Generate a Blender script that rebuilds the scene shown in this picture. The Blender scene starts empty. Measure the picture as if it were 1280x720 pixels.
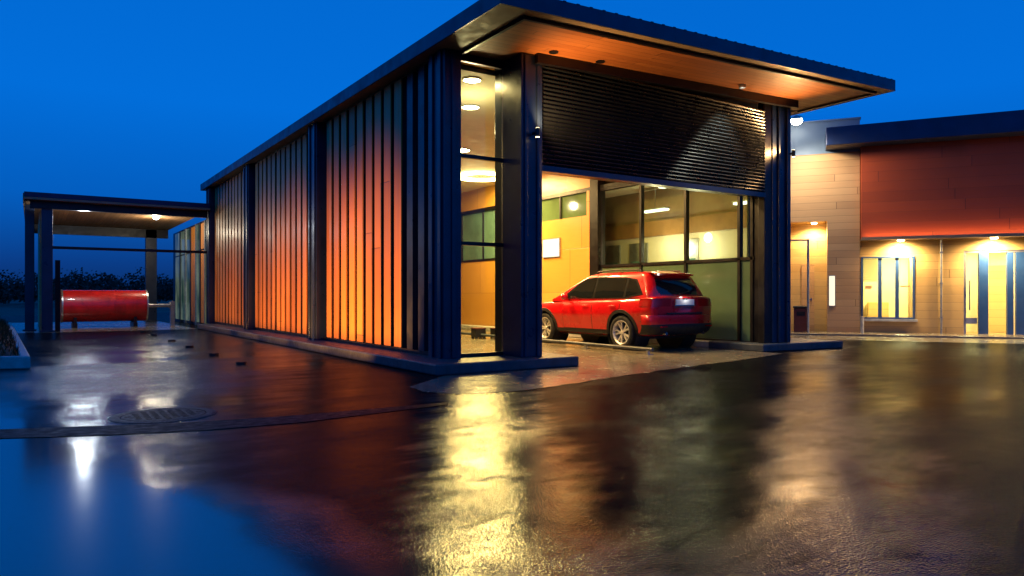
import bpy, bmesh, math, random
from mathutils import Vector, Matrix
random.seed(7)
R = math.radians
scene = bpy.context.scene
COL = scene.collection

# ------------------------------------------------------------------ view maths
F = 903.0; CX = 640.0; HY = 370.0; CAMH = 1.15
TH = math.atan2(600, 903)
SN, CS = math.sin(TH), math.cos(TH)
CAMX, CAMY = -5.444, -10.0
def cam2w(X, Y):                     # camera-plan coordinates -> world plan coordinates
    return (CAMX + X*CS + Y*SN, CAMY - X*SN + Y*CS)
def ground_pt(px, py, z=0.0):
    Y = F*(CAMH - z)/(py - HY); X = (px - CX)/F*Y
    return cam2w(X, Y)
def on_x(px, x):                     # where the sight line through column px meets the plane x
    k = (px - CX)/F
    Y = (x - CAMX)/(k*CS + SN)
    return CAMY + (-k*SN + CS)*Y, Y
def on_y(px, y):
    k = (px - CX)/F
    return CAMX + (k*CS + SN)*(y - CAMY)/(-k*SN + CS)
def z_at(py, Y): return CAMH + (HY - py)*Y/F

# ------------------------------------------------------------------ mesh builder
class MB:
    def __init__(s): s.bm = bmesh.new()
    def _add(s, verts, faces):
        vs = [s.bm.verts.new(v) for v in verts]
        for f in faces:
            try: s.bm.faces.new([vs[i] for i in f])
            except ValueError: pass
        return vs
    def box(s, x0, x1, y0, y1, z0, z1, M=None):
        v = [(x, y, z) for z in (z0, z1) for y in (y0, y1) for x in (x0, x1)]
        if M is not None: v = [M @ Vector(p) for p in v]
        s._add(v, [(0,2,3,1),(4,5,7,6),(0,1,5,4),(2,6,7,3),(0,4,6,2),(1,3,7,5)])
        return s
    def prism(s, poly, z0, z1, M=None):          # poly in xy, extruded in z
        n = len(poly)
        f0 = z0 if callable(z0) else (lambda x, y: z0)
        f1 = z1 if callable(z1) else (lambda x, y: z1)
        v = [(x, y, f0(x, y)) for x, y in poly] + [(x, y, f1(x, y)) for x, y in poly]
        if M is not None: v = [M @ Vector(p) for p in v]
        s._add(v, [tuple(range(n-1, -1, -1)), tuple(range(n, 2*n))] +
               [(i, (i+1) % n, n+(i+1) % n, n+i) for i in range(n)])
        return s
    def cyl(s, a, b, r0, r1=None, n=16, caps=True):
        a, b = Vector(a), Vector(b); r1 = r0 if r1 is None else r1
        d = (b-a).normalized(); u = d.orthogonal().normalized(); w = d.cross(u)
        v = []
        for c, r in ((a, r0), (b, r1)):
            for i in range(n):
                t = 2*math.pi*i/n
                v.append(c + u*(r*math.cos(t)) + w*(r*math.sin(t)))
        f = [(i, (i+1) % n, n+(i+1) % n, n+i) for i in range(n)]
        if caps: f += [tuple(range(n-1, -1, -1)), tuple(range(n, 2*n))]
        s._add(v, f); return s
    def lathe(s, prof, axis_o, axis_d, n=32, closed=False):   # prof: (r, h)
        o = Vector(axis_o); d = Vector(axis_d).normalized(); u = d.orthogonal().normalized(); w = d.cross(u)
        v = []
        for r, h in prof:
            for i in range(n):
                t = 2*math.pi*i/n
                v.append(o + d*h + u*(r*math.cos(t)) + w*(r*math.sin(t)))
        f = []; m = len(prof)
        for j in range(m if closed else m-1):
            k = (j+1) % m
            for i in range(n):
                f.append((j*n+i, j*n+(i+1) % n, k*n+(i+1) % n, k*n+i))
        s._add(v, f); return s
    def grid(s, rows, close=False):
        n = len(rows[0]); v = [p for r in rows for p in r]; f = []
        for j in range(len(rows)-1):
            for i in range(n if close else n-1):
                f.append((j*n+i, j*n+(i+1) % n, (j+1)*n+(i+1) % n, (j+1)*n+i))
        s._add(v, f); return s
    def poly(s, pts): s._add(pts, [tuple(range(len(pts)))]); return s

def build(name, mb, mat, parent=None, loc=None, smooth=None, bevel=0, subdiv=0):
    bm = mb.bm
    if smooth is not None or bevel: bmesh.ops.remove_doubles(bm, verts=bm.verts, dist=1e-5)
    bmesh.ops.recalc_face_normals(bm, faces=bm.faces)
    me = bpy.data.meshes.new(name); bm.to_mesh(me); bm.free()
    me.materials.append(mat)
    o = bpy.data.objects.new(name, me); COL.objects.link(o)
    if parent is not None: o.parent = parent
    if loc is not None: o.location = loc
    if smooth is not None:
        for p in me.polygons: p.use_smooth = True
        try: me.set_sharp_from_angle(angle=R(smooth))
        except Exception: pass
    if bevel:
        b = o.modifiers.new('edge', 'BEVEL'); b.width = bevel; b.segments = 2; b.limit_method = 'ANGLE'
    return o
def tag(o, label=None, cat=None, group=None, kind=None):
    if label: o['label'] = label
    if cat: o['category'] = cat
    if group: o['group'] = group
    if kind: o['kind'] = kind
    return o
def thing(name, label, cat, loc=(0,0,0), rz=0, group=None):
    o = bpy.data.objects.new(name, None); COL.objects.link(o)
    o.location = loc; o.rotation_euler = (0, 0, rz); o.empty_display_size = .2
    return tag(o, label, cat, group)
def copy_tree(o, parent=None):
    c = o.copy(); COL.objects.link(c)
    if parent is not None:
        c.parent = parent
    for ch in list(o.children): copy_tree(ch, c)
    return c

# ------------------------------------------------------------------ materials
def newmat(name):
    m = bpy.data.materials.new(name); m.use_nodes = True
    nt = m.node_tree; nt.nodes.clear()
    out = nt.nodes.new('ShaderNodeOutputMaterial')
    return m, nt, out
def N(nt, t, **kw):
    n = nt.nodes.new(t)
    for k, v in kw.items():
        if k in n.inputs.keys(): n.inputs[k].default_value = v
        else: setattr(n, k, v)
    return n
def L(nt, a, b): nt.links.new(a, b)
def math_n(nt, op, a, b=None, c=None):
    n = nt.nodes.new('ShaderNodeMath'); n.operation = op
    for i, x in enumerate((a, b, c)):
        if x is None: continue
        if isinstance(x, (int, float)): n.inputs[i].default_value = x
        else: L(nt, x, n.inputs[i])
    return n.outputs[0]
def mixc(nt, fac, a, b, blend='MIX'):
    n = nt.nodes.new('ShaderNodeMix'); n.data_type = 'RGBA'; n.blend_type = blend
    for sock, x in ((n.inputs[0], fac), (n.inputs[6], a), (n.inputs[7], b)):
        if isinstance(x, (int, float)): sock.default_value = x
        elif isinstance(x, tuple): sock.default_value = (*x[:3], 1)
        else: L(nt, x, sock)
    return n.outputs[2]
def ramp(nt, fac, stops):
    n = nt.nodes.new('ShaderNodeValToRGB')
    el = n.color_ramp.elements
    while len(el) > 1: el.remove(el[0])
    for i, (p, c) in enumerate(stops):
        e = el[0] if i == 0 else el.new(p)
        e.position = p
        e.color = (*c, 1) if isinstance(c, tuple) else (c, c, c, 1)
    L(nt, fac, n.inputs[0]); return n.outputs[0]
def noise(nt, co, scale, detail=4, rough=.55, dist=0):
    n = N(nt, 'ShaderNodeTexNoise'); n.inputs['Scale'].default_value = scale
    n.inputs['Detail'].default_value = detail; n.inputs['Roughness'].default_value = rough
    n.inputs['Distortion'].default_value = dist
    L(nt, co, n.inputs['Vector']); return n.outputs[0]
def mapping(nt, co, scale=(1,1,1), rot=(0,0,0)):
    n = N(nt, 'ShaderNodeMapping'); n.inputs['Scale'].default_value = scale; n.inputs['Rotation'].default_value = rot
    L(nt, co, n.inputs['Vector']); return n.outputs[0]
def objco(nt): return N(nt, 'ShaderNodeTexCoord').outputs['Object']

def pbr(name, col, rough=.5, metal=0, var=.25, scale=3, bump=.0, bscale=60, ior=1.5, coat=0, dirt=0):
    m, nt, out = newmat(name)
    b = N(nt, 'ShaderNodeBsdfPrincipled'); L(nt, b.outputs[0], out.inputs[0])
    co = objco(nt)
    nz = noise(nt, co, scale, 5)
    dark = tuple(c*(1-var) for c in col); light = tuple(min(1, c*(1+var)) for c in col)
    c = ramp(nt, nz, [(.3, dark), (.7, light)])
    if dirt:
        z = noise(nt, mapping(nt, co, (6, 6, .7)), 1.2, 5)
        c = mixc(nt, ramp(nt, z, [(.5, 0.0), (.8, dirt)]), c, tuple(x*.35 for x in col))
    L(nt, c, b.inputs['Base Color'])
    rr = ramp(nt, noise(nt, co, scale*2.3, 4), [(.3, max(0, rough*.75)), (.75, min(1, rough*1.3))])
    L(nt, rr, b.inputs['Roughness'])
    b.inputs['Metallic'].default_value = metal; b.inputs['IOR'].default_value = ior
    b.inputs['Coat Weight'].default_value = coat; b.inputs['Coat Roughness'].default_value = .04
    if bump:
        bp = N(nt, 'ShaderNodeBump'); bp.inputs['Strength'].default_value = bump; bp.inputs['Distance'].default_value = .01
        L(nt, noise(nt, co, bscale, 3), bp.inputs['Height']); L(nt, bp.outputs[0], b.inputs['Normal'])
    return m

def planks(name, c1, c2, width, axis='z', grain='x', rough=.5, groove=.04, coat=0.0, joint=2.4, bump=.5):
    """boards: `axis` runs across the boards, `grain` along them"""
    m, nt, out = newmat(name)
    b = N(nt, 'ShaderNodeBsdfPrincipled'); L(nt, b.outputs[0], out.inputs[0])
    co = objco(nt)
    sp = N(nt, 'ShaderNodeSeparateXYZ'); L(nt, co, sp.inputs[0])
    a = sp.outputs['XYZ'.index(axis.upper())]
    g = math_n(nt, 'ADD', sp.outputs[0], sp.outputs[1]) if grain == 'h' else sp.outputs['XYZ'.index(grain.upper())]
    q = math_n(nt, 'DIVIDE', a, width)
    idx = math_n(nt, 'FLOOR', q); fr = math_n(nt, 'FRACT', q)
    w1 = N(nt, 'ShaderNodeTexWhiteNoise', noise_dimensions='1D'); L(nt, idx, w1.inputs['W'])
    gl = math_n(nt, 'DIVIDE', math_n(nt, 'ADD', g, math_n(nt, 'MULTIPLY', w1.outputs[0], joint*3)), joint)
    gi = math_n(nt, 'FLOOR', gl); gf = math_n(nt, 'FRACT', gl)
    w2 = N(nt, 'ShaderNodeTexWhiteNoise', noise_dimensions='2D')
    cv = N(nt, 'ShaderNodeCombineXYZ'); L(nt, idx, cv.inputs[0]); L(nt, gi, cv.inputs[1]); L(nt, cv.outputs[0], w2.inputs['Vector'])
    sc = {'x': (1.2,14,14), 'y': (14,1.2,14), 'z': (14,14,1.2), 'h': (1.2,1.2,16)}[grain]
    gr = noise(nt, mapping(nt, co, sc), 1.6, 6, .6, .6)
    t = math_n(nt, 'ADD', math_n(nt, 'MULTIPLY', w2.outputs[0], .55), math_n(nt, 'MULTIPLY', gr, .6))
    c = ramp(nt, t, [(.15, c1), (.85, c2)])
    edge = math_n(nt, 'MINIMUM', fr, math_n(nt, 'SUBTRACT', 1.0, fr))
    e2 = math_n(nt, 'MINIMUM', gf, math_n(nt, 'SUBTRACT', 1.0, gf))
    gm = math_n(nt, 'MINIMUM', math_n(nt, 'DIVIDE', edge, groove), math_n(nt, 'MULTIPLY', e2, joint/.012))
    gm = math_n(nt, 'MINIMUM', gm, 1.0)
    c = mixc(nt, gm, tuple(x*.25 for x in c1), c)
    L(nt, c, b.inputs['Base Color'])
    L(nt, ramp(nt, gr, [(.3, rough*.8), (.7, min(1, rough*1.25))]), b.inputs['Roughness'])
    b.inputs['Coat Weight'].default_value = coat; b.inputs['Coat Roughness'].default_value = .25
    bp = N(nt, 'ShaderNodeBump'); bp.inputs['Strength'].default_value = bump; bp.inputs['Distance'].default_value = .006
    L(nt, math_n(nt, 'ADD', gm, math_n(nt, 'MULTIPLY', gr, .3)), bp.inputs['Height']); L(nt, bp.outputs[0], b.inputs['Normal'])
    return m

def emit(name, col, strength):
    m, nt, out = newmat(name)
    e = N(nt, 'ShaderNodeEmission'); e.inputs[0].default_value = (*col, 1); e.inputs[1].default_value = strength
    L(nt, e.outputs[0], out.inputs[0]); return m
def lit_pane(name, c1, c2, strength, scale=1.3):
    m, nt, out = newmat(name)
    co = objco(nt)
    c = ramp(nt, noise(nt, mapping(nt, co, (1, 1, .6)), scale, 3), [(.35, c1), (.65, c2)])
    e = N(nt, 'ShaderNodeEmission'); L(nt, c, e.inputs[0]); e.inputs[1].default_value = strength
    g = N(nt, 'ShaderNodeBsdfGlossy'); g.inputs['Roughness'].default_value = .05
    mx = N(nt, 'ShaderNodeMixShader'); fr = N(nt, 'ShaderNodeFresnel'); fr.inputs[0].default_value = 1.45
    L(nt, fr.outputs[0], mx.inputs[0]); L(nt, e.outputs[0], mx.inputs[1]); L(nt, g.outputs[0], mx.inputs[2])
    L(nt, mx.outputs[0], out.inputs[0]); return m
def glass(name, tint=(.85,.92,.9), refl=1.5, rough=.02):
    m, nt, out = newmat(name)
    t = N(nt, 'ShaderNodeBsdfTransparent'); t.inputs[0].default_value = (*tint, 1)
    g = N(nt, 'ShaderNodeBsdfGlossy'); g.inputs['Roughness'].default_value = rough
    fr = N(nt, 'ShaderNodeFresnel'); fr.inputs[0].default_value = refl
    mx = N(nt, 'ShaderNodeMixShader'); L(nt, fr.outputs[0], mx.inputs[0]); L(nt, t.outputs[0], mx.inputs[1]); L(nt, g.outputs[0], mx.inputs[2])
    L(nt, mx.outputs[0], out.inputs[0]); return m

def wet_asphalt(name):
    m, nt, out = newmat(name)
    b = N(nt, 'ShaderNodeBsdfPrincipled'); L(nt, b.outputs[0], out.inputs[0])
    co = objco(nt)
    big = noise(nt, mapping(nt, co, (.55, .55, 1)), .55, 5, .55, .7)          # puddle map
    rot = mapping(nt, co, (.10, .95, 1), (0, 0, -TH))
    band = noise(nt, rot, 1.0, 4, .55, .5)                                    # tyre-swept bands
    med = noise(nt, co, 3.2, 5, .6, .2)
    fine = noise(nt, co, 115, 2, .5)
    grit = N(nt, 'ShaderNodeTexVoronoi'); grit.inputs['Scale'].default_value = 95; L(nt, co, grit.inputs['Vector'])
    wet = math_n(nt, 'ADD', math_n(nt, 'MULTIPLY', big, .55), math_n(nt, 'MULTIPLY', band, .45))
    wet = math_n(nt, 'ADD', wet, math_n(nt, 'MULTIPLY', math_n(nt, 'SUBTRACT', med, .5), .22))
    dry = ramp(nt, wet, [(.36, 0.0), (.50, .4), (.64, 1.0)])                # 0 puddle .. 1 rougher damp asphalt
    # the low near-left corner of the forecourt stands under water
    p1, p2 = cam2w(-2.9, 5.5), cam2w(-.55, 3.3)
    ex, ey = p2[0]-p1[0], p2[1]-p1[1]; ln = math.hypot(ex, ey); nx, ny = ey/ln, -ex/ln
    if (p1[0]-CAMX)*nx+(p1[1]-CAMY)*ny > 0: pass
    sxy = N(nt, 'ShaderNodeSeparateXYZ'); L(nt, co, sxy.inputs[0])
    d = math_n(nt, 'ADD', math_n(nt, 'ADD', math_n(nt, 'MULTIPLY', sxy.outputs[0], nx), math_n(nt, 'MULTIPLY', sxy.outputs[1], ny)), -(p1[0]*nx+p1[1]*ny))
    sg = 1 if (cam2w(-3, 2)[0]-p1[0])*nx+(cam2w(-3, 2)[1]-p1[1])*ny > 0 else -1
    d = math_n(nt, 'ADD', math_n(nt, 'MULTIPLY', d, sg), math_n(nt, 'MULTIPLY', math_n(nt, 'SUBTRACT', noise(nt, co, 1.1, 5, .55), .5), .7))
    pool = ramp(nt, math_n(nt, 'ADD', d, .5), [(.30, 0.0), (.90, 1.0)])
    inv = math_n(nt, 'SUBTRACT', 1.0, pool)
    wob = math_n(nt, 'SUBTRACT', noise(nt, mapping(nt, co, (.8, 2.0, 1), (0, 0, -TH)), 1.5, 7, .62), .5)
    def streak_gloss(c1, c2, width, amp, soft):                       # added strip of stronger mirroring, laid where a light streak should show
        a1, a2 = cam2w(*c1), cam2w(*c2); tx, ty = a2[0]-a1[0], a2[1]-a1[1]; l_ = math.hypot(tx, ty); ux, uy = ty/l_, -tx/l_
        q = math_n(nt, 'ADD', math_n(nt, 'ADD', math_n(nt, 'MULTIPLY', sxy.outputs[0], ux), math_n(nt, 'MULTIPLY', sxy.outputs[1], uy)), -(a1[0]*ux+a1[1]*uy))
        q = math_n(nt, 'ADD', math_n(nt, 'ABSOLUTE', q), math_n(nt, 'MULTIPLY', wob, amp))
        m_ = N(nt, 'ShaderNodeMapRange'); m_.interpolation_type = 'SMOOTHSTEP'
        L(nt, q, m_.inputs[0]); m_.inputs[1].default_value = width+soft; m_.inputs[2].default_value = max(0, width-soft)
        return m_.outputs[0]
    film = math_n(nt, 'MAXIMUM', streak_gloss((-.40, 9.2), (.10, 2.6), .50, .95, .24), math_n(nt, 'MULTIPLY', streak_gloss((6.6, 15.5), (1.25, 2.8), .50, 1.2, .4), .55))  # strips shaped for the golden window streak and the flood lamp streak
    film = math_n(nt, 'MAXIMUM', film, math_n(nt, 'MULTIPLY', streak_gloss((-6.2, 14.0), (-4.2, 3.0), 2.2, 2.0, 1.0), .66))  # broad added strip so the left ground mirrors more blue sky
    film = math_n(nt, 'MAXIMUM', film, pool)
    dry = math_n(nt, 'MULTIPLY', dry, inv)
    c = mixc(nt, fine, (.004, .0046, .006), (.013, .0140, .016))
    c = mixc(nt, math_n(nt, 'MULTIPLY', dry, .6), (.006, .0065, .008), c)
    L(nt, c, b.inputs['Base Color'])
    r = math_n(nt, 'ADD', math_n(nt, 'MULTIPLY', dry, .12), math_n(nt, 'ADD', .115, math_n(nt, 'MULTIPLY', fine, .05)))
    r = math_n(nt, 'MULTIPLY', r, math_n(nt, 'ADD', .95, math_n(nt, 'MULTIPLY', inv, .05)))
    L(nt, r, b.inputs['Roughness'])
    L(nt, math_n(nt, 'ADD', 1.36, math_n(nt, 'ADD', math_n(nt, 'MULTIPLY', film, .9), math_n(nt, 'MULTIPLY', pool, .6))), b.inputs['IOR'])
    pat = noise(nt, mapping(nt, co, (.75, 2.1, 1), (0, 0, -TH)), 1.5, 8, .68, .5)      # drained, coarse spots that mirror little
    pat = math_n(nt, 'MULTIPLY', ramp(nt, pat, [(.54, 0.0), (.60, 1.0)]), inv)
    L(nt, math_n(nt, 'SUBTRACT', math_n(nt, 'ADD', .25, math_n(nt, 'MULTIPLY', film, .25)), math_n(nt, 'MULTIPLY', pat, math_n(nt, 'ADD', .13, math_n(nt, 'MULTIPLY', film, .30)))), b.inputs['Specular IOR Level'])
    df = N(nt, 'ShaderNodeBsdfDiffuse'); L(nt, c, df.inputs[0])               # drained grain between the wet film
    cov = N(nt, 'ShaderNodeMixShader')
    L(nt, math_n(nt, 'MINIMUM', math_n(nt, 'ADD', .30, math_n(nt, 'MULTIPLY', film, .75)), 1.0), cov.inputs[0])
    L(nt, df.outputs[0], cov.inputs[1]); L(nt, b.outputs[0], cov.inputs[2]); L(nt, cov.outputs[0], out.inputs[0])
    h = math_n(nt, 'ADD', math_n(nt, 'MULTIPLY', grit.outputs['Distance'], .9), math_n(nt, 'MULTIPLY', fine, .5))
    bp = N(nt, 'ShaderNodeBump'); bp.inputs['Distance'].default_value = .004
    L(nt, math_n(nt, 'ADD', math_n(nt, 'MULTIPLY', inv, .12), math_n(nt, 'MULTIPLY', dry, .85)), bp.inputs['Strength'])
    L(nt, h, bp.inputs['Height'])
    bp2 = N(nt, 'ShaderNodeBump'); bp2.inputs['Distance'].default_value = .05; L(nt, math_n(nt, 'ADD', .02, math_n(nt, 'MULTIPLY', inv, .15)), bp2.inputs['Strength'])
    L(nt, noise(nt, mapping(nt, co, (1, 1, 1), (0, 0, -TH)), 1.6, 3, .5), bp2.inputs['Height'])
    L(nt, bp2.outputs[0], bp.inputs['Normal']); L(nt, bp.outputs[0], b.inputs['Normal'])
    return m

M = {}
M['asphalt'] = wet_asphalt('wet asphalt')
M['water'] = pbr('standing water', (.010, .012, .014), .055, 0, .2, .6, .015, 3, 2.3)
M['field'] = pbr('dark field', (.02, .03, .015), .9, 0, .4, .3)
M['seam'] = pbr('bitumen seam', (.003, .003, .004), .6, 0, .3, 5, .05, 80, 1.25)
M['concrete_wet'] = pbr('wet concrete', (.17, .14, .095), .24, 0, .3, 1.2, .06, 40, 1.6, dirt=0)
M['kerb'] = pbr('kerb concrete', (.05, .06, .075), .5, 0, .3, 5, .3, 50, dirt=.6)
M['kerb_pale'] = pbr('pale kerb concrete', (.42, .42, .40), .5, 0, .25, 5, .3, 50, dirt=.5)
M['navy'] = pbr('navy steel', (.012, .024, .060), .35, .15, .3, 2, .02, 30, 1.6)
M['black'] = pbr('black steel', (.008, .0065, .009), .38, .2, .3, 3, .02, 40)
M['roofing'] = pbr('roof sheet', (.010, .022, .075), .42, .1, .25, 1.5, .02, 40)
M['slat'] = planks('timber slat', (.30, .105, .016), (.54, .20, .034), .42, 'y', 'z', .5, .001, .10, 9)
M['rib'] = pbr('rib steel', (.020, .030, .050), .36, .3, .3, 2, .02, 30)
M['shutter'] = pbr('shutter slats', (.018, .022, .028), .30, .5, .2, 2, .02, 30)
M['back'] = pbr('dark backing', (.012, .013, .018), .5, .2, .3, 3)
M['soffit'] = planks('soffit boards', (.30, .085, .018), (.44, .145, .034), .14, 'y', 'x', .5, .05, 0, 3)
M['canopy_wood'] = planks('canopy boards', (.20, .11, .05), (.30, .17, .08), .16, 'x', 'y', .55, .05, 0, 3)
M['tan_soffit'] = pbr('tan soffit board', (.30, .21, .12), .6, 0, .15, 2)
M['inwood'] = planks('interior timber', (.50, .23, .04), (.62, .32, .065), 1.25, 'z', 'y', .4, .006, .2, 2.5)
M['inwood_ceiling'] = planks('interior ceiling timber', (.50, .24, .06), (.62, .33, .09), .18, 'x', 'y', .5, .05)
M['cream'] = pbr('cream plaster', (.62, .56, .40), .7, 0, .08, 2)
M['brown'] = pbr('brown beam', (.30, .16, .06), .5, 0, .2, 3)
M['green_panel'] = pbr('green back painted glass', (.10, .17, .10), .22, 0, .15, .8, coat=.3)
M['green_glass'] = pbr('green glazing band', (.10, .17, .07), .12, 0, .25, 1.2, coat=.5)
M['teal_glass'] = pbr('teal glazing', (.10, .20, .18), .12, 0, .3, 1.0, coat=.5)
M['glass'] = glass('clear glass', (.86, .92, .84), 1.35)
M['glass_green'] = glass('greenish glass', (.80, .86, .74), 1.2)
M['tan_wall'] = planks('tan timber cladding', (.36, .20, .09), (.50, .30, .14), .21, 'z', 'x', .6, .03, 0, 9)
M['tan_wall2'] = planks('ochre timber cladding', (.40, .25, .09), (.52, .34, .13), .24, 'z', 'x', .6, .025, 0, 9)
M['red_wall'] = planks('red timber cladding', (.32, .046, .008), (.43, .064, .012), .30, 'z', 'x', .6, .012, 0, 4)
M['steel_blue'] = pbr('blue grey cladding', (.13, .20, .30), .5, .1, .12, 1)
M['door_blue'] = pbr('blue door paint', (.020, .065, .20), .4, 0, .2, 2)
M['red_paint'] = pbr('red car paint', (.60, .003, .008), .30, .0, .05, 1, coat=1)
M['trim'] = pbr('matt black trim', (.006, .006, .007), .7, 0, .2, 8, 0, 60, 1.2)
M['plastic'] = pbr('black plastic', (.012, .012, .014), .5, 0, .2, 8)
M['tyre'] = pbr('tyre rubber', (.012, .012, .013), .75, 0, .25, 12, .2, 60)
M['alloy'] = pbr('alloy', (.70, .68, .62), .32, .35, .08, 6)
M['chrome'] = pbr('chrome', (.7, .7, .7), .15, 1, .05, 6)
M['carglass'] = pbr('dark car glass', (.008, .010, .012), .04, 0, .1, 2, ior=1.6)
M['plate'] = pbr('white plate', (.78, .78, .76), .4, 0, .04, 9)
M['tail'] = pbr('red lamp lens', (.40, .004, .006), .12, 0, .15, 9, coat=1)
M['headlamp'] = pbr('clear lamp lens', (.6, .62, .65), .08, .3, .05, 9, coat=1)
M['red_drum'] = pbr('red painted drum', (.62, .010, .012), .35, 0, .22, 3, .1, 25, coat=.4, dirt=.5)
M['steel'] = pbr('galvanised steel', (.42, .43, .42), .35, .8, .2, 6)
M['cast'] = pbr('cast iron', (.008, .008, .009), .5, 0, .4, 12, .2, 60, 1.3)
M['maroon'] = pbr('maroon paint', (.12, .022, .015), .45, 0, .2, 6)
M['leaf'] = pbr('dark foliage', (.020, .032, .022), .9, 0, .5, .4)
M['trunk'] = pbr('bark', (.03, .025, .02), .9, 0, .3, 5)
M['grass'] = pbr('grass blades', (.022, .045, .010), .7, 0, .5, 3)
M['soil'] = pbr('dark turf', (.012, .022, .007), .9, 0, .4, 6)
M['lamp_white'] = emit('white lamp', (1, .76, .38), 90)
M['lamp_flood'] = emit('flood bulb', (1, .90, .70), 70)
M['lamp_canopy'] = emit('canopy lamp', (.9, .96, 1), 14)
M['lamp_warm'] = emit('warm lamp', (1, .74, .36), 12)
M['lamp_panel'] = emit('warm light panel', (1, .70, .28), 45)
M['lamp_cool'] = emit('pale lamp', (1, .93, .75), 4)
M['lightbox'] = emit('white lightbox', (1, .90, .66), 1.5)
M['window_lit'] = lit_pane('lit window', (.95, .70, .24), (1, .86, .40), 1.15)
M['door_lit'] = lit_pane('lit door pane', (.80, .50, .16), (1, .82, .42), 1.0)
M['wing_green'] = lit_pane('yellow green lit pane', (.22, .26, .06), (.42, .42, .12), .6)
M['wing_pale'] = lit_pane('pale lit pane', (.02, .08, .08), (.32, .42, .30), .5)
M['strip'] = emit('wall light strip', (1, .85, .60), 1.3)

# ------------------------------------------------------------------ lights
def lamp(kind, name, loc, energy, col, target=None, size=.2, spot=None, blend=.2):
    l = bpy.data.lights.new(name, kind); l.energy = energy; l.color = col
    if kind == 'AREA': l.shape = 'DISK'; l.size = size
    elif kind == 'SUN': l.angle = size
    else: l.shadow_soft_size = size
    if kind == 'SPOT': l.spot_size = spot; l.spot_blend = blend
    o = bpy.data.objects.new(name, l); COL.objects.link(o); o.location = loc
    if target is not None:
        o.rotation_euler = (Vector(target) - Vector(loc)).to_track_quat('-Z', 'Y').to_euler()
    return o

# ================================================================== GROUND
def sheet(name, mat, poly, z, kind='structure'):
    mb = MB(); mb.poly([(x, y, z) for x, y in poly])
    o = build(name, mb, mat); tag(o, kind=kind); return o
sheet('ground', M['field'], [(-900, -900), (900, -900), (900, 900), (-900, 900)], -.004)
sheet('asphalt_forecourt', M['asphalt'], [(-60, -60), (80, -60), (80, 40), (30, 60), (-34, 27.0), (-60, 10)], 0)
# concrete floor of the wash bay with its apron in front of the door
apron = [ground_pt(505, 489), ground_pt(640, 486), ground_pt(800, 462), (7.0, -1.2), (7.0, 17.6), (.35, 17.6), (.35, .3), (2.05, .3), (2.05, -.78)]
edge = [ground_pt(*p) for p in ((512, 484), (530, 490), (570, 493), (640, 490), (720, 479), (800, 467), (880, 456), (950, 447))]
wav = []
for p, q in zip(edge[:-1], edge[1:]):
    for k in range(9):
        t_ = k/9; wav.append((p[0]+(q[0]-p[0])*t_+random.gauss(0, .010), p[1]+(q[1]-p[1])*t_+random.gauss(0, .014)))
apron = wav + [(7.0, -1.0), (7.0, .95), (7.04, .95), (7.04, 17.6), (.35, 17.6), (.35, .2), (2.02, .2), (2.02, -.80), (-.50, -.80)]
sheet('bay_floor', M['concrete_wet'], apron, .004)
# canopy paving strip
sheet('canopy_paving', M['concrete_wet'], [(-6.6, 16.9), (-.65, 16.9), (-.65, 27.5), (-6.6, 27.5)], .004)
# gutter seam that crosses the forecourt
mb = MB()
A = [ground_pt(*p) for p in ((-260, 553), (-20, 549), (120, 545), (260, 538), (380, 528), (470, 517), (560, 506))]
B = [ground_pt(*p) for p in ((-260, 540), (-20, 538), (120, 533), (260, 527), (380, 519), (470, 511), (560, 503))]
mb.grid([[(x, y, .0045) for x, y in A], [(x, y, .0045) for x, y in B]])
tag(build('gutter_seam', mb, M['seam']), kind='structure')

# kerb islands of the main building
mb = MB()
mb.prism([(-.62, -.78), (2.0, -.78), (2.0, .30), (.30, .30), (.30, 17.2), (-.62, 17.2)], 0, .17)
tag(build('kerb_island', mb, M['kerb'], bevel=.025), kind='structure')
mb = MB()
mb.prism([(7.0, -.55), (9.5, -.75), (9.5, .55), (8.9, .9), (7.0, .9)], 0, .16)
tag(build('door_kerb', mb, M['kerb'], bevel=.025), kind='structure')
mb = MB(); mb.box(7.05, 7.40, .91, 17.5, 0, .14)
tag(build('bay_kerb', mb, M['kerb_pale'], bevel=.02), kind='structure')

# grass island at the left edge
ga, gb = ground_pt(38, 461), ground_pt(14, 410)
gd, gc = ground_pt(-420, 470), ground_pt(-420, 412)
mb = MB()
def inset(poly, d):
    c = Vector((sum(p[0] for p in poly)/len(poly), sum(p[1] for p in poly)/len(poly)))
    out = []
    n = len(poly)
    for i in range(n):
        p0, p1, p2 = (Vector(poly[(i+k) % n]) for k in (-1, 0, 1))
        e1 = (p1-p0).normalized(); e2 = (p2-p1).normalized()
        n1 = Vector((-e1.y, e1.x)); n2 = Vector((-e2.y, e2.x))
        if n1.dot(c-p1) < 0: n1, n2 = -n1, -n2
        b = (n1+n2).normalized(); k = d/max(.3, b.dot(n1))
        out.append(tuple(p1+b*k))
    return out
isl = [ga, gb, gc, gd]; isl2 = inset(isl, .13)
for i in range(4):
    j = (i+1) % 4
    mb.prism([isl[i], isl[j], isl2[j], isl2[i]], 0, .20)
tag(build('verge_kerb', mb, M['kerb_pale'], bevel=.02), kind='structure')
mb = MB()
ctr = (sum(p[0] for p in isl2)/4, sum(p[1] for p in isl2)/4)
def lerp(a, b, t): return tuple(x+(y-x)*t for x, y in zip(a, b))
def verge_z(t): return .17 + 1.0*(1-(1-t)**2)
rows = []
for k in range(7):
    t = k/6*.95
    ring = []
    for i in range(4):
        for q in range(8):
            p = lerp(isl2[i], isl2[(i+1) % 4], q/8)
            p = lerp(p, ctr, t); ring.append((p[0], p[1], verge_z(t)+random.uniform(-.02, .02)))
    rows.append(ring)
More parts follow.
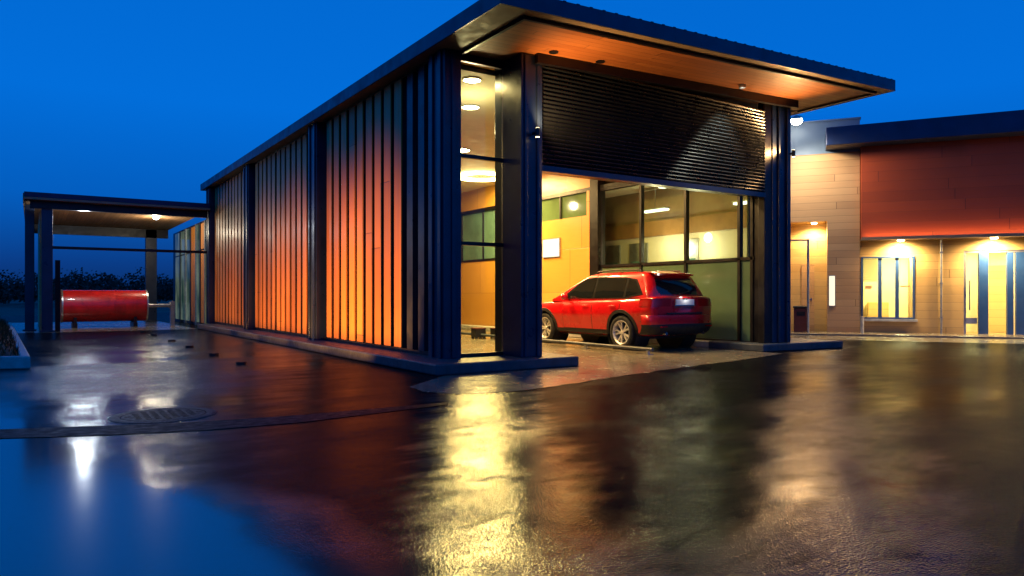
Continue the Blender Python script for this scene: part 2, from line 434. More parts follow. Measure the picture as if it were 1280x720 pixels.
mb.grid(rows, close=True); mb.poly(rows[-1])
tag(build('verge_turf', mb, M['soil'], smooth=60), kind='structure')
mb = MB()
for _ in range(9000):
    i = random.choice([0, 0, 0, 3, 3, 1, 2]); p = lerp(isl2[i], isl2[(i+1) % 4], random.random()); t = random.random()**1.3*.95
    p = lerp(p, ctr, t); z = verge_z(t)-.03; h = random.uniform(.08, .22); a = random.uniform(0, 6.3); w = .012
    lx, ly = random.gauss(0, .05), random.gauss(0, .05)
    mb.poly([(p[0]-w*math.cos(a), p[1]-w*math.sin(a), z), (p[0]+w*math.cos(a), p[1]+w*math.sin(a), z), (p[0]+lx, p[1]+ly, z+h)])
tag(build('grass', mb, M['grass']), kind='stuff')

# ================================================================== MAIN BUILDING
RX0, RX1, RY0, RY1 = -.30, 9.24, -2.0, 18.2
def ztop(x, y=0): return 5.20 + .037*(x+.3)
def zsof(x, y=0): return ztop(x) - .20
bld = thing('wash_building', 'long dark car wash building with orange timber slats, wide overhanging roof and raised shutter', 'building')
# roof
mb = MB(); mb.prism([(RX0, RY0), (RX1, RY0), (RX1, RY1), (RX0, RY1)], lambda x, y: zsof(x)+.03, ztop)
roof = build('roof', mb, M['roofing'], bld)
mb = MB(); T = .03
for (x0, x1, y0, y1) in ((RX0-T, RX1+T, RY0-T, RY0-.001), (RX0-T, RX1+T, RY1+.001, RY1+T), (RX0-T, RX0-.001, RY0, RY1), (RX1+.001, RX1+T, RY0, RY1)):
    mb.prism([(x0, y0), (x1, y0), (x1, y1), (x0, y1)], lambda x, y: zsof(x)-.01, lambda x, y: ztop(x)+.015)
build('fascia', mb, M['roofing'], roof)
mb = MB()                                                     # standing ribs of the roof sheet
x = RX0+.05
while x < RX1:
    mb.prism([(x, RY0-.034), (x+.05, RY0-.034), (x+.05, RY1), (x, RY1)], lambda x, y: ztop(x)+.003, lambda x, y: ztop(x)+.024); x += .24
build('rib', mb, M['roofing'], roof)
bx0, bx1, by0 = RX0+.50, RX1-.24, RY0+.20                     # inner timber panel
mb = MB()
for (x0, x1, y0, y1) in ((RX0, RX1, RY0, by0), (RX0, bx0, by0, RY1), (bx1, RX1, by0, RY1)):
    mb.prism([(x0, y0), (x1, y0), (x1, y1), (x0, y1)], zsof, lambda x, y: zsof(x)+.028)
build('soffit_border', mb, M['tan_soffit'], roof)
mb = MB(); mb.prism([(bx0+.05, by0+.05), (bx1-.05, by0+.05), (bx1-.05, .02), (bx0+.05, .02)], lambda x, y: zsof(x)-.012, lambda x, y: zsof(x)+.02)
build('soffit', mb, M['soffit'], roof)
mb = MB()
for (x0, x1, y0, y1) in ((bx0, bx1, by0, by0+.05), (bx0, bx0+.05, by0+.05, .02), (bx1-.05, bx1, by0+.05, .02)):
    mb.prism([(x0, y0), (x1, y0), (x1, y1), (x0, y1)], lambda x, y: zsof(x)-.05, lambda x, y: zsof(x)+.02)
build('soffit_trim', mb, M['black'], roof)
for (qx, qy) in ((1.5, -.75), (2.5, -.72)):                    # unlit recessed fittings in the soffit
    mb = MB(); z = zsof(qx)-.03; mb.lathe([(.0, z), (.05, z), (.075, z), (.08, z+.03)], (qx, qy, 0), (0, 0, 1), 18)
    build('downlight', mb, M['black'], roof)

# pillars of the long side
for (y0, y1, xo) in ((-.06, .50, -.10), (5.72, 6.26, -.20), (11.75, 12.3, -.20), (17.25, 17.8, -.20)):
    mb = MB(); mb.box(xo, .20, y0, y1, .16, 5.06)
    if y0 > 0: mb.box(xo-.03, xo-.002, y0+.06, y0+.14, .17, 5.0); mb.box(xo-.03, xo-.002, y1-.14, y1-.06, .17, 5.0)
    else:
        mb.box(xo-.035, xo-.002, .30, .40, .17, 5.02); mb.box(xo-.035, xo-.002, .02, .12, .17, 5.02)
        mb.box(.02, .10, y0-.03, y0-.002, .17, 5.0)
    build('pillar', mb, M['navy'], bld, bevel=.008)
# slatted walls, one per bay
for b0, b1 in ((.505, 5.715), (6.265, 11.745), (12.305, 17.245)):
    mb = MB(); mb.box(.06, .16, b0, b1, .16, 5.03)
    bk = build('backing_wall', mb, M['back'], bld)
    rb = MB(); fb = MB(); pitch = .44; n = int((b1-b0)/pitch); off = (b1-b0-n*pitch)/2
    for k in range(n):
        y = b0+off+k*pitch+.07
        d = random.uniform(-.006, .006)
        rb.prism([(.058, y), (.058, y+.23), (-.035+d, y+.226), (-.035+d, y+.005)], .24, 4.97)
        if b0 < 1 and k < 2: continue
        fb.box(-.062+d, -.036+d, y-.03, y+.262, .25, 4.96)
    rb_ = build('rib', rb, M['rib'], bk)
    build('slat', fb, M['slat'], bk)
    mb = MB(); mb.box(-.03, .058, b0, b1, 4.972, 5.03); build('rail', mb, M['black'], bk)
    mb = MB(); mb.box(-.04, .058, b0, b1, .172, .238); build('rail', mb, M['black'], bk)
# corner glazing
mb = MB()
mb.box(.205, 1.04, .02, .09, .171, .23)
cw = build('corner_window', mb, M['black'], bld)
mb = MB(); mb.box(.205, 1.04, .02, .09, 4.90, 5.04); build('head', mb, M['black'], cw)
gz = [1.0]
Yc = 11.7
for py in (305, 197): mb = MB(); mb.box(.205, 1.04, .02, .09, z_at(py, Yc)-.03, z_at(py, Yc)+.03); build('transom', mb, M['black'], cw)
zs = [.232, z_at(305, Yc), z_at(197, Yc), 4.90]
for k in range(3):
    mb = MB(); mb.box(.205, 1.04, .05, .062, zs[k]+(.032 if k else 0), zs[k+1]-.032)
    build('pane', mb, M['glass'], cw)
# portal frame round the door
mb = MB(); mb.box(1.05, 1.46, -.50, .30, .171, 5.03)
mb.box(1.10, 1.16, -.53, -.502, .172, 5.0); mb.box(1.34, 1.40, -.53, -.502, .172, 5.0)
build('portal_post', mb, M['navy'], bld, bevel=.01)
mb = MB(); mb.box(7.50, 8.02, -.40, -.12, .161, 5.26)
mb.box(7.66, 7.72, -.44, -.402, .162, 5.24); mb.box(7.94, 8.05, -.45, -.402, .162, 5.24)
build('portal_post', mb, M['navy'], bld, bevel=.01)
mb = MB(); mb.box(7.26, 7.498, -.38, -.22, .161, 5.2)
build('portal_reveal', mb, M['black'], bld, bevel=.008)
mb = MB(); mb.box(1.462, 6.948, -.50, .29, 5.02, 5.055); mb.box(1.30, 8.0, -.58, -.53, 4.99, 5.07)
mb = MB(); mb.prism([(1.30, -.60), (8.10, -.60), (8.10, -.51), (1.30, -.51)], lambda x, y: zsof(x)-.17, lambda x, y: zsof(x)-.014)
build('portal_head', mb, M['black'], bld)
# shutter, half raised
mb = MB(); z0, z1 = 3.30, 5.02; nsl = 25; rows = []
h = (z1-z0)/nsl
prof = []
for k in range(nsl):
    for q, (dy, dz) in enumerate(((0, .0), (-.030, .25), (-.044, .55), (-.030, .85), (0, .96))):
        prof.append((-.36+dy, z0+h*(k+dz)))
for xx in (1.464, 7.256): rows.append([(xx, y, z) for y, z in prof])
mb.grid(rows)
sh = build('shutter', mb, M['shutter'], bld, smooth=40)
mb = MB(); mb.box(1.464, 7.256, -.42, -.30, 3.20, 3.295)
build('bottom_bar', mb, M['navy'], sh)
mb = MB(); mb.box(1.464, 7.256, -.33, .28, 3.30, 5.02)
build('shutter_housing', mb, M['black'], bld)
# inside: ceiling, end wall, side wall
XW = 7.45
mb = MB(); mb.prism([(.21, .31), (XW-.002, .31), (XW-.002, 17.7), (.21, 17.7)], 4.86, 4.92)
build('bay_ceiling', mb, M['cream'], bld)
mb = MB(); mb.box(.162, .200, .52, 17.7, .171, 4.86)
build('inner_lining', mb, M['black'], bld)
mb = MB(); mb.box(.16, 8.60, 17.82, 18.0, 0, 5.05)
build('end_wall', mb, M['navy'], bld)
mb = MB(); mb.box(.21, XW, 17.72, 17.80, .01, 4.86)
build('end_lining', mb, M['inwood'], bld)
s_col = on_x(752, XW)[0]; s9 = on_x(645, XW)[0]
mb = MB(); mb.box(XW, XW+.12, s_col+.35, s9, 0, 3.40); mb.box(XW, XW+.12, s9, 17.7, 0, 2.35)
build('side_wall', mb, M['inwood'], bld)
mb = MB(); mb.box(XW-.02, XW+.12, s_col+.35, 17.7, 4.16, 4.859); 
build('upper_wall', mb, M['inwood'], bld)
mb = MB(); mb.box(XW+.02, XW+.08, s_col+.35, s9, 3.402, 4.05)
gb_ = build('green_window', mb, M['green_glass'], bld)
mb = MB(); mb.box(XW+.02, XW+.08, s9+.002, 17.7, 2.352, 4.05)
build('teal_window', mb, M['teal_glass'], bld)
mb = MB(); mb.box(XW-.06, XW+.12, .31, 17.7, 4.052, 4.158)
q = s_col+.35
while q < 17.5: mb.box(XW-.03, XW+.018, q, q+.05, 2.36 if q > s9 else 3.41, 4.05); q += 1.45
mb.box(XW-.02, XW+.018, s9, 17.7, 2.352, 2.42)
build('beam', mb, M['black'], bld)
mb = MB(); mb.box(XW-.14, XW+.14, s_col, s_col+.34, .0, 4.86)
build('inner_column', mb, M['black'], bld, bevel=.01)
mb = MB(); mb.box(XW-.145, XW+.10, s_col+.342, s_col+.46, .0, 4.05)
build('column_trim', mb, M['inwood'], bld)
# glazed partition beside the car
mul = [.06]+[on_x(p, XW)[0] for p in (925, 858, 802)]+[s_col]
mb = MB()
for k, q in enumerate(mul[:4]): mb.box(XW-.05, XW+.06, q-.035, q+.035, .14, 4.05)
mb.box(XW-.05, XW+.06, .0, s_col, 1.93, 1.99); mb.box(XW-.03, XW+.06, .0, s_col, .13, .18)
mb.box(XW-.05, XW+.06, .30, s_col, 4.0, 4.051)
mb.box(XW-.02, XW+.04, -.115, .02, .165, 4.0)
part = build('glazed_partition', mb, M['black'], bld)
for k in range(4):
    mb = MB(); mb.box(XW, XW+.014, mul[k]+.037, mul[k+1]-.037, 1.992, 3.998); build('pane', mb, M['glass_green'], part)
    mb = MB(); mb.box(XW, XW+.014, mul[k]+.037, mul[k+1]-.037, .182, 1.928); build('lower_panel', mb, M['green_panel'], part)
# corridor behind the partition
mb = MB(); mb.box(8.50, 8.60, .31, 17.7, 0, 2.75)
build('corridor_wall', mb, M['cream'], bld)
mb = MB(); mb.box(8.44, 8.60, .31, 17.7, 2.752, 3.15)
build('corridor_beam', mb, M['brown'], bld)
mb = MB(); mb.box(8.50, 8.60, .31, 17.7, 3.152, 5.2); 
build('corridor_upper_wall', mb, M['tan_soffit'], bld)
mb = MB(); mb.box(XW+.13, 8.49, .32, 9, 4.0, 4.05)
build('corridor_ceiling', mb, M['cream'], bld)
mb = MB(); mb.box(XW+.16, 8.49, 9.0, 9.1, 0, 4.0); build('corridor_end', mb, M['cream'], bld)
mb = MB(); mb.box(XW+.16, 8.49, .30, .34, 0, 4.0); build('corridor_end', mb, M['cream'], bld)
for (y0, y1) in ((4.3, 5.0), (5.4, 6.3), (2.5, 2.9)):
    mb = MB(); mb.box(8.46, 8.498, y0, y1, .2, 2.6)
    d_ = build('door', mb, M['steel'], bld)
    mb = MB(); mb.box(8.44, 8.459, y0+.1, y1-.1, 1.2, 2.1); build('pane', mb, M['teal_glass'], d_)

# lamps inside
def ceiling_disc(loc, r, label, mat, energy, col, group=None):
    t = thing('ceiling_light', label, 'ceiling light', loc, 0, group)
    mb = MB(); mb.lathe([(r*.98, -.015), (r*1.12, -.03), (r*1.15, .0), (r*.98, .0)], (0,0,0), (0,0,1), 28, closed=True); build('rim', mb, M['steel'], t, smooth=30)
    mb = MB(); mb.lathe([(.001, -.03), (r*.6, -.028), (r*.97, -.012), (r*.97, -.002), (.001, -.001)], (0,0,0), (0,0,1), 28); build('diffuser', mb, mat, t, smooth=30)
    lamp('AREA', 'ceiling_lamp', (loc[0], loc[1], loc[2]-.05), energy, col, (loc[0], loc[1], 0), r*2)
    return t
def w_at(px, py, z):
    Y = F*(z-CAMH)/(HY-py); return cam2w((px-CX)/F*Y, Y)
WARM = (1, .60, .20)
a = w_at(590, 100, 4.85); ceiling_disc((a[0], a[1], 4.858), .15, 'round ceiling light nearest the tall corner window, uppermost bright spot behind its glass', M['lamp_white'], 22, WARM)
a = w_at(588, 134, 4.85); ceiling_disc((a[0], a[1], 4.858), .17, 'round ceiling light second from the corner window, just below the uppermost spot', M['lamp_white'], 70, WARM)
a = w_at(601, 222, 4.80)
t = thing('ring_light', 'wide glowing ring ceiling light seen through the middle pane of the corner window', 'ceiling light', (a[0], a[1], 4.80))
mb = MB(); mb.lathe([(.55, 0), (.80, 0), (.80, .05), (.55, .05)], (0,0,0), (0,0,1), 40, closed=True); build('diffuser', mb, M['lamp_panel'], t, smooth=30)
mb = MB(); mb.lathe([(.53, .052), (.82, .052), (.82, .058), (.53, .058)], (0,0,0), (0,0,1), 40, closed=True); build('housing', mb, M['steel'], t, smooth=30)
lamp('AREA', 'ring_lamp', (a[0], a[1], 4.76), 640, WARM, (a[0], a[1], 0), 1.4)
lamp('AREA', 'bay_lamp_front', (4.2, 2.6, 4.76), 300, WARM, (4.2, 2.6, 0), .5)
ceiling_disc((4.2, 2.6, 4.858), .2, 'round ceiling light just inside the raised shutter above the red car', M['lamp_white'], 5, WARM)
lamp('AREA', 'bay_lamp', (3.6, 6.0, 4.76), 640, WARM, (3.6, 6.0, 0), .5)
t = ceiling_disc((3.6, 6.0, 4.858), .25, 'round ceiling light over the middle of the wash bay above the car', M['lamp_white'], 10, WARM)
a = w_at(690, 312, 2.0)
yb, Yb = on_x(690, XW)
t = thing('lightbox', 'glowing white wall poster on the timber wall beside the red car', 'poster', (XW-.04, yb, z_at(322, Yb)))
hh = (322-299)*Yb/F
mb = MB(); mb.box(-.01, .0, -.40, .40, .02, hh); build('panel', mb, M['lightbox'], t)
mb = MB(); mb.box(.001, .04, -.42, .42, 0, hh+.02); build('frame', mb, M['steel'], t)
for px, lab in ((598, 'small dark equipment box on the bay floor, left one behind the corner window'), (622, 'small dark equipment box on the bay floor, right one behind the corner window')):
    Y = 19.5; x, y = cam2w((px-CX)/F*Y, Y)
    t = thing('equipment_box', lab, 'box', (x, y, .004), 0, 'dark boxes on the bay floor')
    mb = MB(); mb.box(-.16, .16, -.13, .13, .03, .26); build('case', mb, M['plastic'], t, bevel=.015)
    mb = MB(); mb.box(-.17, .17, -.14, .14, .261, .29); build('lid', mb, M['maroon'], t, bevel=.008)
    mb = MB(); [mb.box(sx-.03, sx+.03, sy-.03, sy+.03, 0, .03) for sx in (-.12, .12) for sy in (-.1, .1)]; build('foot', mb, M['plastic'], t)

t = thing('guide_rail', 'low tyre guide rail on the bay floor along the left wheels of the red car', 'rail', (4.62, .2, .004))
mb = MB(); mb.cyl((0, 0, .10), (0, 16, .10), .035, n=12); build('tube', mb, M['kerb'], t, smooth=40)
for k in range(9):
    mb = MB(); mb.box(-.025, .025, k*1.9+.1, k*1.9+.16, 0, .09); mb.box(-.07, .07, k*1.9+.05, k*1.9+.21, 0, .012); build('foot', mb, M['steel'], t)
for q in ((1.3, 1.5, 4.2, 75), (5.6, 8.6, 4.1, 60)): lamp('POINT', 'ceiling_glow', q[:3], q[3], (1, .78, .42), size=.12)  # extra point lamps without fittings, added to brighten the ceiling
# corridor lamps
for (px, z, ln, lab) in ((831, 3.98, .14, 'bright oval ceiling light high behind the glazed partition above the car roof'),
                         (819, 3.4, .42, 'short bar light behind the glazed partition, left one above the car roof'),
                         (930, 3.30, .24, 'short bar light behind the last pane of the partition, right one near the door post')):
    y = on_x(px, 8.1)[0]
    t = thing('bar_light', lab, 'light', (8.1, y, z))
    mb = MB(); mb.box(-.09, .09, -ln, ln, -.05, 0); build('diffuser', mb, M['lamp_cool'], t, bevel=.01)
    mb = MB(); mb.box(-.11, .11, -ln-.02, ln+.02, .001, .03); build('housing', mb, M['steel'], t)
    if z < 3.9:
        mb = MB(); mb.cyl((0, 0, .03), (0, 0, 4.0-z), .008, n=8); build('hanger', mb, M['steel'], t)
y = on_x(884, 8.45)[0]
t = thing('wall_light', 'bright oval wall light on the cream wall behind the green glazed partition', 'light', (8.49, y, z_at(297, on_x(884, 8.45)[1])))
mb = MB(); mb.lathe([(.001, .07), (.07, .06), (.12, .03), (.13, .0)], (0,0,0), (-1,0,0), 24); build('shade', mb, M['lamp_cool'], t, smooth=40)
lamp('POINT', 'corridor_lamp', (8.0, y, 2.3), 40, (1, .86, .62), size=.1)
lamp('POINT', 'corridor_lamp_far', (7.9, 3.4, 2.4), 58, (1, .80, .56), size=.1)

# uplights added to give the slats their orange glow
for k, yy in enumerate((2.7, 4.9, 7.5, 10.0, 13.2, 15.6)):
    lab = ['nearest to the building corner', 'second from the building corner', 'third from the building corner', 'third from the canopy', 'second from the canopy', 'nearest to the canopy'][k]
    t = thing('added_uplight', 'small black hooded uplight added to light the slatted wall, %s' % lab, 'ground light', (-2.5, yy, 0), 0, 'added hooded uplights before the slatted wall')
    mb = MB(); mb.lathe([(.066, .003), (.066, .017), (.075, .017), (.09, .001)], (0,0,0), (0,0,1), 24); build('ring', mb, M['black'], t, smooth=40)
    mb = MB(); mb.lathe([(.001, .005), (.065, .004)], (0,0,0), (0,0,1), 24); build('lens', mb, M['black'], t)
    ac = math.atan2(-10-yy, -2.9); mb = MB()
    for rr_ in (.088, .096):
        mb.grid([[(rr_*math.cos(ac+R(q)), rr_*math.sin(ac+R(q)), z) for q in range(-64, 65, 8)] for z in (.001, .042)])
    mb.grid([[(rr_*math.cos(ac+R(q)), rr_*math.sin(ac+R(q)), .042) for q in range(-64, 65, 8)] for rr_ in (.088, .096)])
    build('glare_hood', mb, M['black'], t, smooth=40)  # added hood that hides the lit ring's glint from the camera
    lamp('SPOT', 'slat_spot', (-2.5, yy, .011), (1200, 980, 760, 620, 290, 200)[k], (1, .40, .07), (0, yy+.1, .95), .008, R(83), .5)

# fittings at the portal head that light soffit and shutter
for (x, y, z, lab, e1, e2) in ((7.9, -.62, 4.15, 'small black twin lamp at the top of the right door post', 230, 0), (1.25, -.66, 3.75, 'small black twin lamp at the top of the left door post', 230, 0)):
    t = thing('twin_lamp', lab, 'lamp', (x, y, z))
    mb = MB(); mb.cyl((0, 0, -.07), (0, 0, .07), .035, n=16); build('body', mb, M['black'], t, smooth=40)
    mb = MB(); mb.box(-.02, .02, 0, .09 if x > 5 else .13, -.02, .02); build('bracket', mb, M['black'], t)
    mb = MB(); mb.cyl((0, 0, .071), (0, 0, .074), .03, n=16); mb.cyl((0, 0, -.074), (0, 0, -.071), .03, n=16); build('lens', mb, M['lamp_warm'], t)
    lamp('SPOT', 'soffit_spot', (x, y-.05, z+.09), e1, (1, .55, .20), (x-(2.4 if x > 5 else -2.0), -1.5, 5.3), .03, R(165), 1)
    if e2: lamp('SPOT', 'shutter_spot', (x-1.05, y-.25, z+.42), e2, (.95, .95, .75), (x-1.6, -.40, 3.2), .03, R(40), .9)

sx_ = on_y(928, -.85)
t = thing('spot_fitting', 'small pale spot fitting under the roof that lights the right end of the shutter', 'spotlight', (sx_, -.85, zsof(sx_)-.014))
mb = MB(); mb.lathe([(.07, 0), (.07, -.05), (.055, -.055), (.05, -.01), (.001, -.01)], (0,0,0), (0,0,1), 20); build('can', mb, M['steel'], t, smooth=40)
mb = MB(); mb.lathe([(.001, -.03), (.048, -.03)], (0,0,0), (0,0,1), 20); build('lens', mb, M['lamp_cool'], t)
lamp('SPOT', 'shutter_spot', (sx_, -.85, zsof(sx_)-.09), 420, (.95, .95, .72), (sx_-.1, -.40, 3.4), .03, R(78), 1)

# ================================================================== CAR
def cr(xs, ys, x):                       # Catmull-Rom through (xs, ys)
    if x <= xs[0]: return ys[0]
    if x >= xs[-1]: return ys[-1]
    i = max(k for k in range(len(xs)-1) if xs[k] <= x)
    x0, x1 = xs[i], xs[i+1]; t = (x-x0)/(x1-x0)
    m0 = (ys[i+1]-ys[i-1])/(xs[i+1]-xs[i-1]) if i > 0 else (ys[1]-ys[0])/(xs[1]-xs[0])
    m1 = (ys[i+2]-ys[i])/(xs[i+2]-xs[i]) if i+2 < len(xs) else (ys[-1]-ys[-2])/(xs[-1]-xs[-2])
    h = x1-x0
    return (2*t**3-3*t**2+1)*ys[i]+(t**3-2*t**2+t)*h*m0+(-2*t**3+3*t**2)*ys[i+1]+(t**3-t**2)*h*m1
SY  = [-.93, -.90, -.82, -.62, -.2, .6, 1.6, 2.45, 2.9, 3.3, 3.55, 3.66, 3.69]
ZB  = [.46, .42, .36, .30, .27, .26, .26, .26, .27, .28, .31, .36, .42]
WS  = [.76, .83, .87, .88, .885, .89, .89, .885, .88, .85, .77, .66, .58]
WM  = [.80, .87, .92, .945, .95, .94, .94, .95, .945, .92, .84, .72, .62]
WT  = [.76, .83, .87, .895, .90, .90, .89, .88, .86, .83, .75, .63, .54]
ZT  = [1.10, 1.12, 1.125, 1.12, 1.10, 1.07, 1.045, 1.02, 1.00, .95, .89, .83, .78]
def section(y):
    zb, ws, wm, wt, zt = (cr(SY, q, y) for q in (ZB, WS, WM, WT, ZT))
    zm = zb + (zt-zb)*.58
    pts = [(0, zb), (ws*.82, zb), (ws, zb+.06), (ws+.008, zb+.20), (wm-.012, zm-.05), (wm, zm+.06), (wm-.012, zm+.14), (wt+.012, zt-.06), (wt-.05, zt), (wt*.7, zt+.018), (0, zt+.025)]
    for _ in range(2):
        q = [pts[0]]
        for a, b in zip(pts[:-1], pts[1:]):
            q += [(a[0]*.75+b[0]*.25, a[1]*.75+b[1]*.25), (a[0]*.25+b[0]*.75, a[1]*.25+b[1]*.75)]
        q.append(pts[-1]); pts = q
    return pts
def side_x(y, z):
    pts = section(y); best = 0
    for a, b in zip(pts[:-1], pts[1:]):
        if a[1] != b[1] and min(a[1], b[1]) <= z <= max(a[1], b[1]):
            t = (z-a[1])/(b[1]-a[1]); best = max(best, a[0]+(b[0]-a[0])*t)
    return best
CARX, CARY = 5.92, 1.52
car = thing('red_suv', 'shiny red SUV driving into the lit wash bay, seen from its left rear', 'car', (CARX, CARY, .006))
mb = MB(); rows = []
ys = [SY[0]+(SY[-1]-SY[0])*i/150 for i in range(151)]
ys = sorted(set(ys+[-.925, -.91, -.89, -.86, 3.6, 3.64, 3.675, 3.685]))
for y in ys:
    s = section(y); rows.append([(x, y, z) for x, z in s]+[(-x, y, z) for x, z in s[-2:0:-1]])
mb.grid(rows, close=True); mb.poly(list(rows[0])); mb.poly(list(rows[-1]))
bmesh.ops.remove_doubles(mb.bm, verts=mb.bm.verts, dist=1e-5)
kill = []
for f in mb.bm.faces:                      # open the four wheel wells
    c = f.calc_center_median()
    if abs(c.x) > .45 and min(math.hypot(c.y, c.z-.37), math.hypot(c.y-2.75, c.z-.37)) < .448: kill.append(f)
bmesh.ops.delete(mb.bm, geom=kill, context='FACES')
body = build('body', mb, M['red_paint'], car, smooth=32)
# greenhouse
GZ = [1.06, 1.20, 1.40, 1.55, 1.62, 1.655]
GR = [-.80, -.76, -.66, -.56, -.50, -.40]        # rear edge
GF = [2.62, 2.28, 1.86, 1.52, 1.34, 1.15]        # front edge
GW = [.865, .835, .765, .715, .680, .600]        # half width
def gh(z): return cr(GZ, GR, z), cr(GZ, GF, z), cr(GZ, GW, z)
def ring(z, r=.16):
    y0, y1, w = gh(z); p = []
    for (cx_, cy_, a0) in ((w-r, y0+r, -90), (w-r, y1-r, 0), (-w+r, y1-r, 90), (-w+r, y0+r, 180)):
        for k in range(9):
            a = R(a0+90*k/8); p.append((cx_+r*math.cos(a), cy_+r*math.sin(a)*1.0, z))
    return p
mb = MB(); zz = [1.02]+[GZ[0]+(GZ[-1]-GZ[0])*i/14 for i in range(15)]
rg = [ring(max(z, 1.06)) for z in zz]; rg[0] = [(x, y, 1.02) for x, y, z in rg[0]]
mb.grid(rg, close=True)
tops = rg[-1]
c0 = Vector((0, .4, 0)); prev = tops
for f_, dz in ((.75, .018), (.45, .032), (.15, .038)):
    nx = [((x)*f_, .4+(y-.4)*f_, 1.655+dz) for x, y, z in tops]; mb.grid([prev, nx], close=True); prev = nx
mb.poly(prev)
cabin = build('cabin', mb, M['red_paint'], car, smooth=50)
def side_win(pts, off, sx):                       # pts in (y,z), on the cabin side
    return [(sx*(gh(z)[2]+off), y, z) for y, z in pts]
def dense(pts, n=6):
    o = []
    for a, b in zip(pts, pts[1:]+pts[:1]):
        o += [lerp(a, b, k/n) for k in range(n)]
    return o
def slab_side(pts, off, sx, th=.012):
    d = dense(pts); mb = MB()
    a = side_win(d, off, sx); b = side_win(d, off-th, sx)
    mb.grid([a, b], close=True)
    # strips between lower and upper contour keep the curve
    cy = sum(p[0] for p in pts)/len(pts); cz = sum(p[1] for p in pts)/len(pts)
    prev = a
    for f_ in (.66, .33):
        nx = side_win([lerp(p, (cy, cz), 1-f_) for p in d], off, sx); mb.grid([prev, nx], close=True); prev = nx
    mb.poly(prev); return mb
W1 = [(1.02, 1.115), (2.02, 1.115), (1.60, 1.40), (1.34, 1.515), (1.02, 1.545)]
W2 = [(.02, 1.125), (.94, 1.115), (.94, 1.548), (.30, 1.53), (.02, 1.52)]
W3 = [(-.50, 1.22), (-.06, 1.13), (-.06, 1.515), (-.24, 1.48)]
WO = [(-.58, 1.175), (-.06, 1.10), (2.14, 1.090), (1.64, 1.42), (1.36, 1.545), (.98, 1.575), (.0, 1.545), (-.30, 1.50)]
for sx in (-1, 1):
    build('window_surround', slab_side(WO, .006, sx), M['trim'], car, smooth=40)
    for w in (W1, W2, W3): build('side_window', slab_side(w, .011, sx), M['carglass'], car, smooth=40)
    mb = MB(); a = side_win(dense([(-.50, 1.098), (2.12, 1.084), (2.12, 1.096), (-.50, 1.112)], 12), .016, sx); mb.poly(a)
    b = [(sx*(abs(x)-.014), y, z) for x, y, z in a]; mb.grid([a, b], close=True)
    build('chrome_strip', mb, M['chrome'], car)
    mb = MB()                                      # roof rail
    pr = [(sx*.60, -.30, 1.655), (sx*.61, -.22, 1.70), (sx*.615, .5, 1.715), (sx*.60, 1.10, 1.695), (sx*.585, 1.20, 1.645)]
    for a, b in zip(pr[:-1], pr[1:]): mb.cyl(a, b, .016, n=8)
    build('roof_rail', mb, M['plastic'], car, smooth=50)
# rear window with spoiler
def rear_pts(pts, off): return [(x, gh(z)[0]-off+ (abs(x)/.9)**4*.06, z) for x, z in pts]
d = dense([(-.66, 1.17), (.66, 1.17), (.58, 1.36), (.52, 1.52), (-.52, 1.52), (-.58, 1.36)], 8)
mb = MB(); a = rear_pts(d, .012); b = rear_pts(d, -.01); mb.grid([a, b], close=True); prev = a
for f_ in (.66, .33):
    nx = rear_pts([lerp(p, (0, 1.345), 1-f_) for p in d], .012); mb.grid([prev, nx], close=True); prev = nx
mb.poly(prev); rw = build('rear_window', mb, M['carglass'], car, smooth=40)
mb = MB(); mb.cyl((0, gh(1.2)[0]-.03, 1.17), (0, gh(1.2)[0]-.04, 1.20), .02, n=10); mb.cyl((0, gh(1.2)[0]-.035, 1.195), (.30, gh(1.25)[0]-.03, 1.235), .008, n=6)
build('rear_wiper', mb, M['plastic'], car)
mb = MB(); mb.grid([[(-.60, -.40, 1.655), (-.3, -.40, 1.675), (.3, -.40, 1.675), (.60, -.40, 1.655)], [(-.585, -.66, 1.61), (-.3, -.69, 1.625), (.3, -.69, 1.625), (.585, -.66, 1.61)],
                    [(-.57, -.64, 1.575), (-.3, -.67, 1.585), (.3, -.67, 1.585), (.57, -.64, 1.575)], [(-.56, -.50, 1.57), (-.3, -.52, 1.58), (.3, -.52, 1.58), (.56, -.50, 1.57)]])
build('spoiler', mb, M['red_paint'], car, smooth=40)
# windscreen
mb = MB(); rws = []
for k in range(7):
    z = 1.10+.46*k/6; y1 = gh(z)[1]; w = gh(z)[2]-.14
    rws.append([(w*u, y1+.008-abs(u)**4*.05, z) for u in (-1, -.66, -.33, 0, .33, .66, 1)])
mb.grid(rws); build('windscreen', mb, M['carglass'], car, smooth=50)
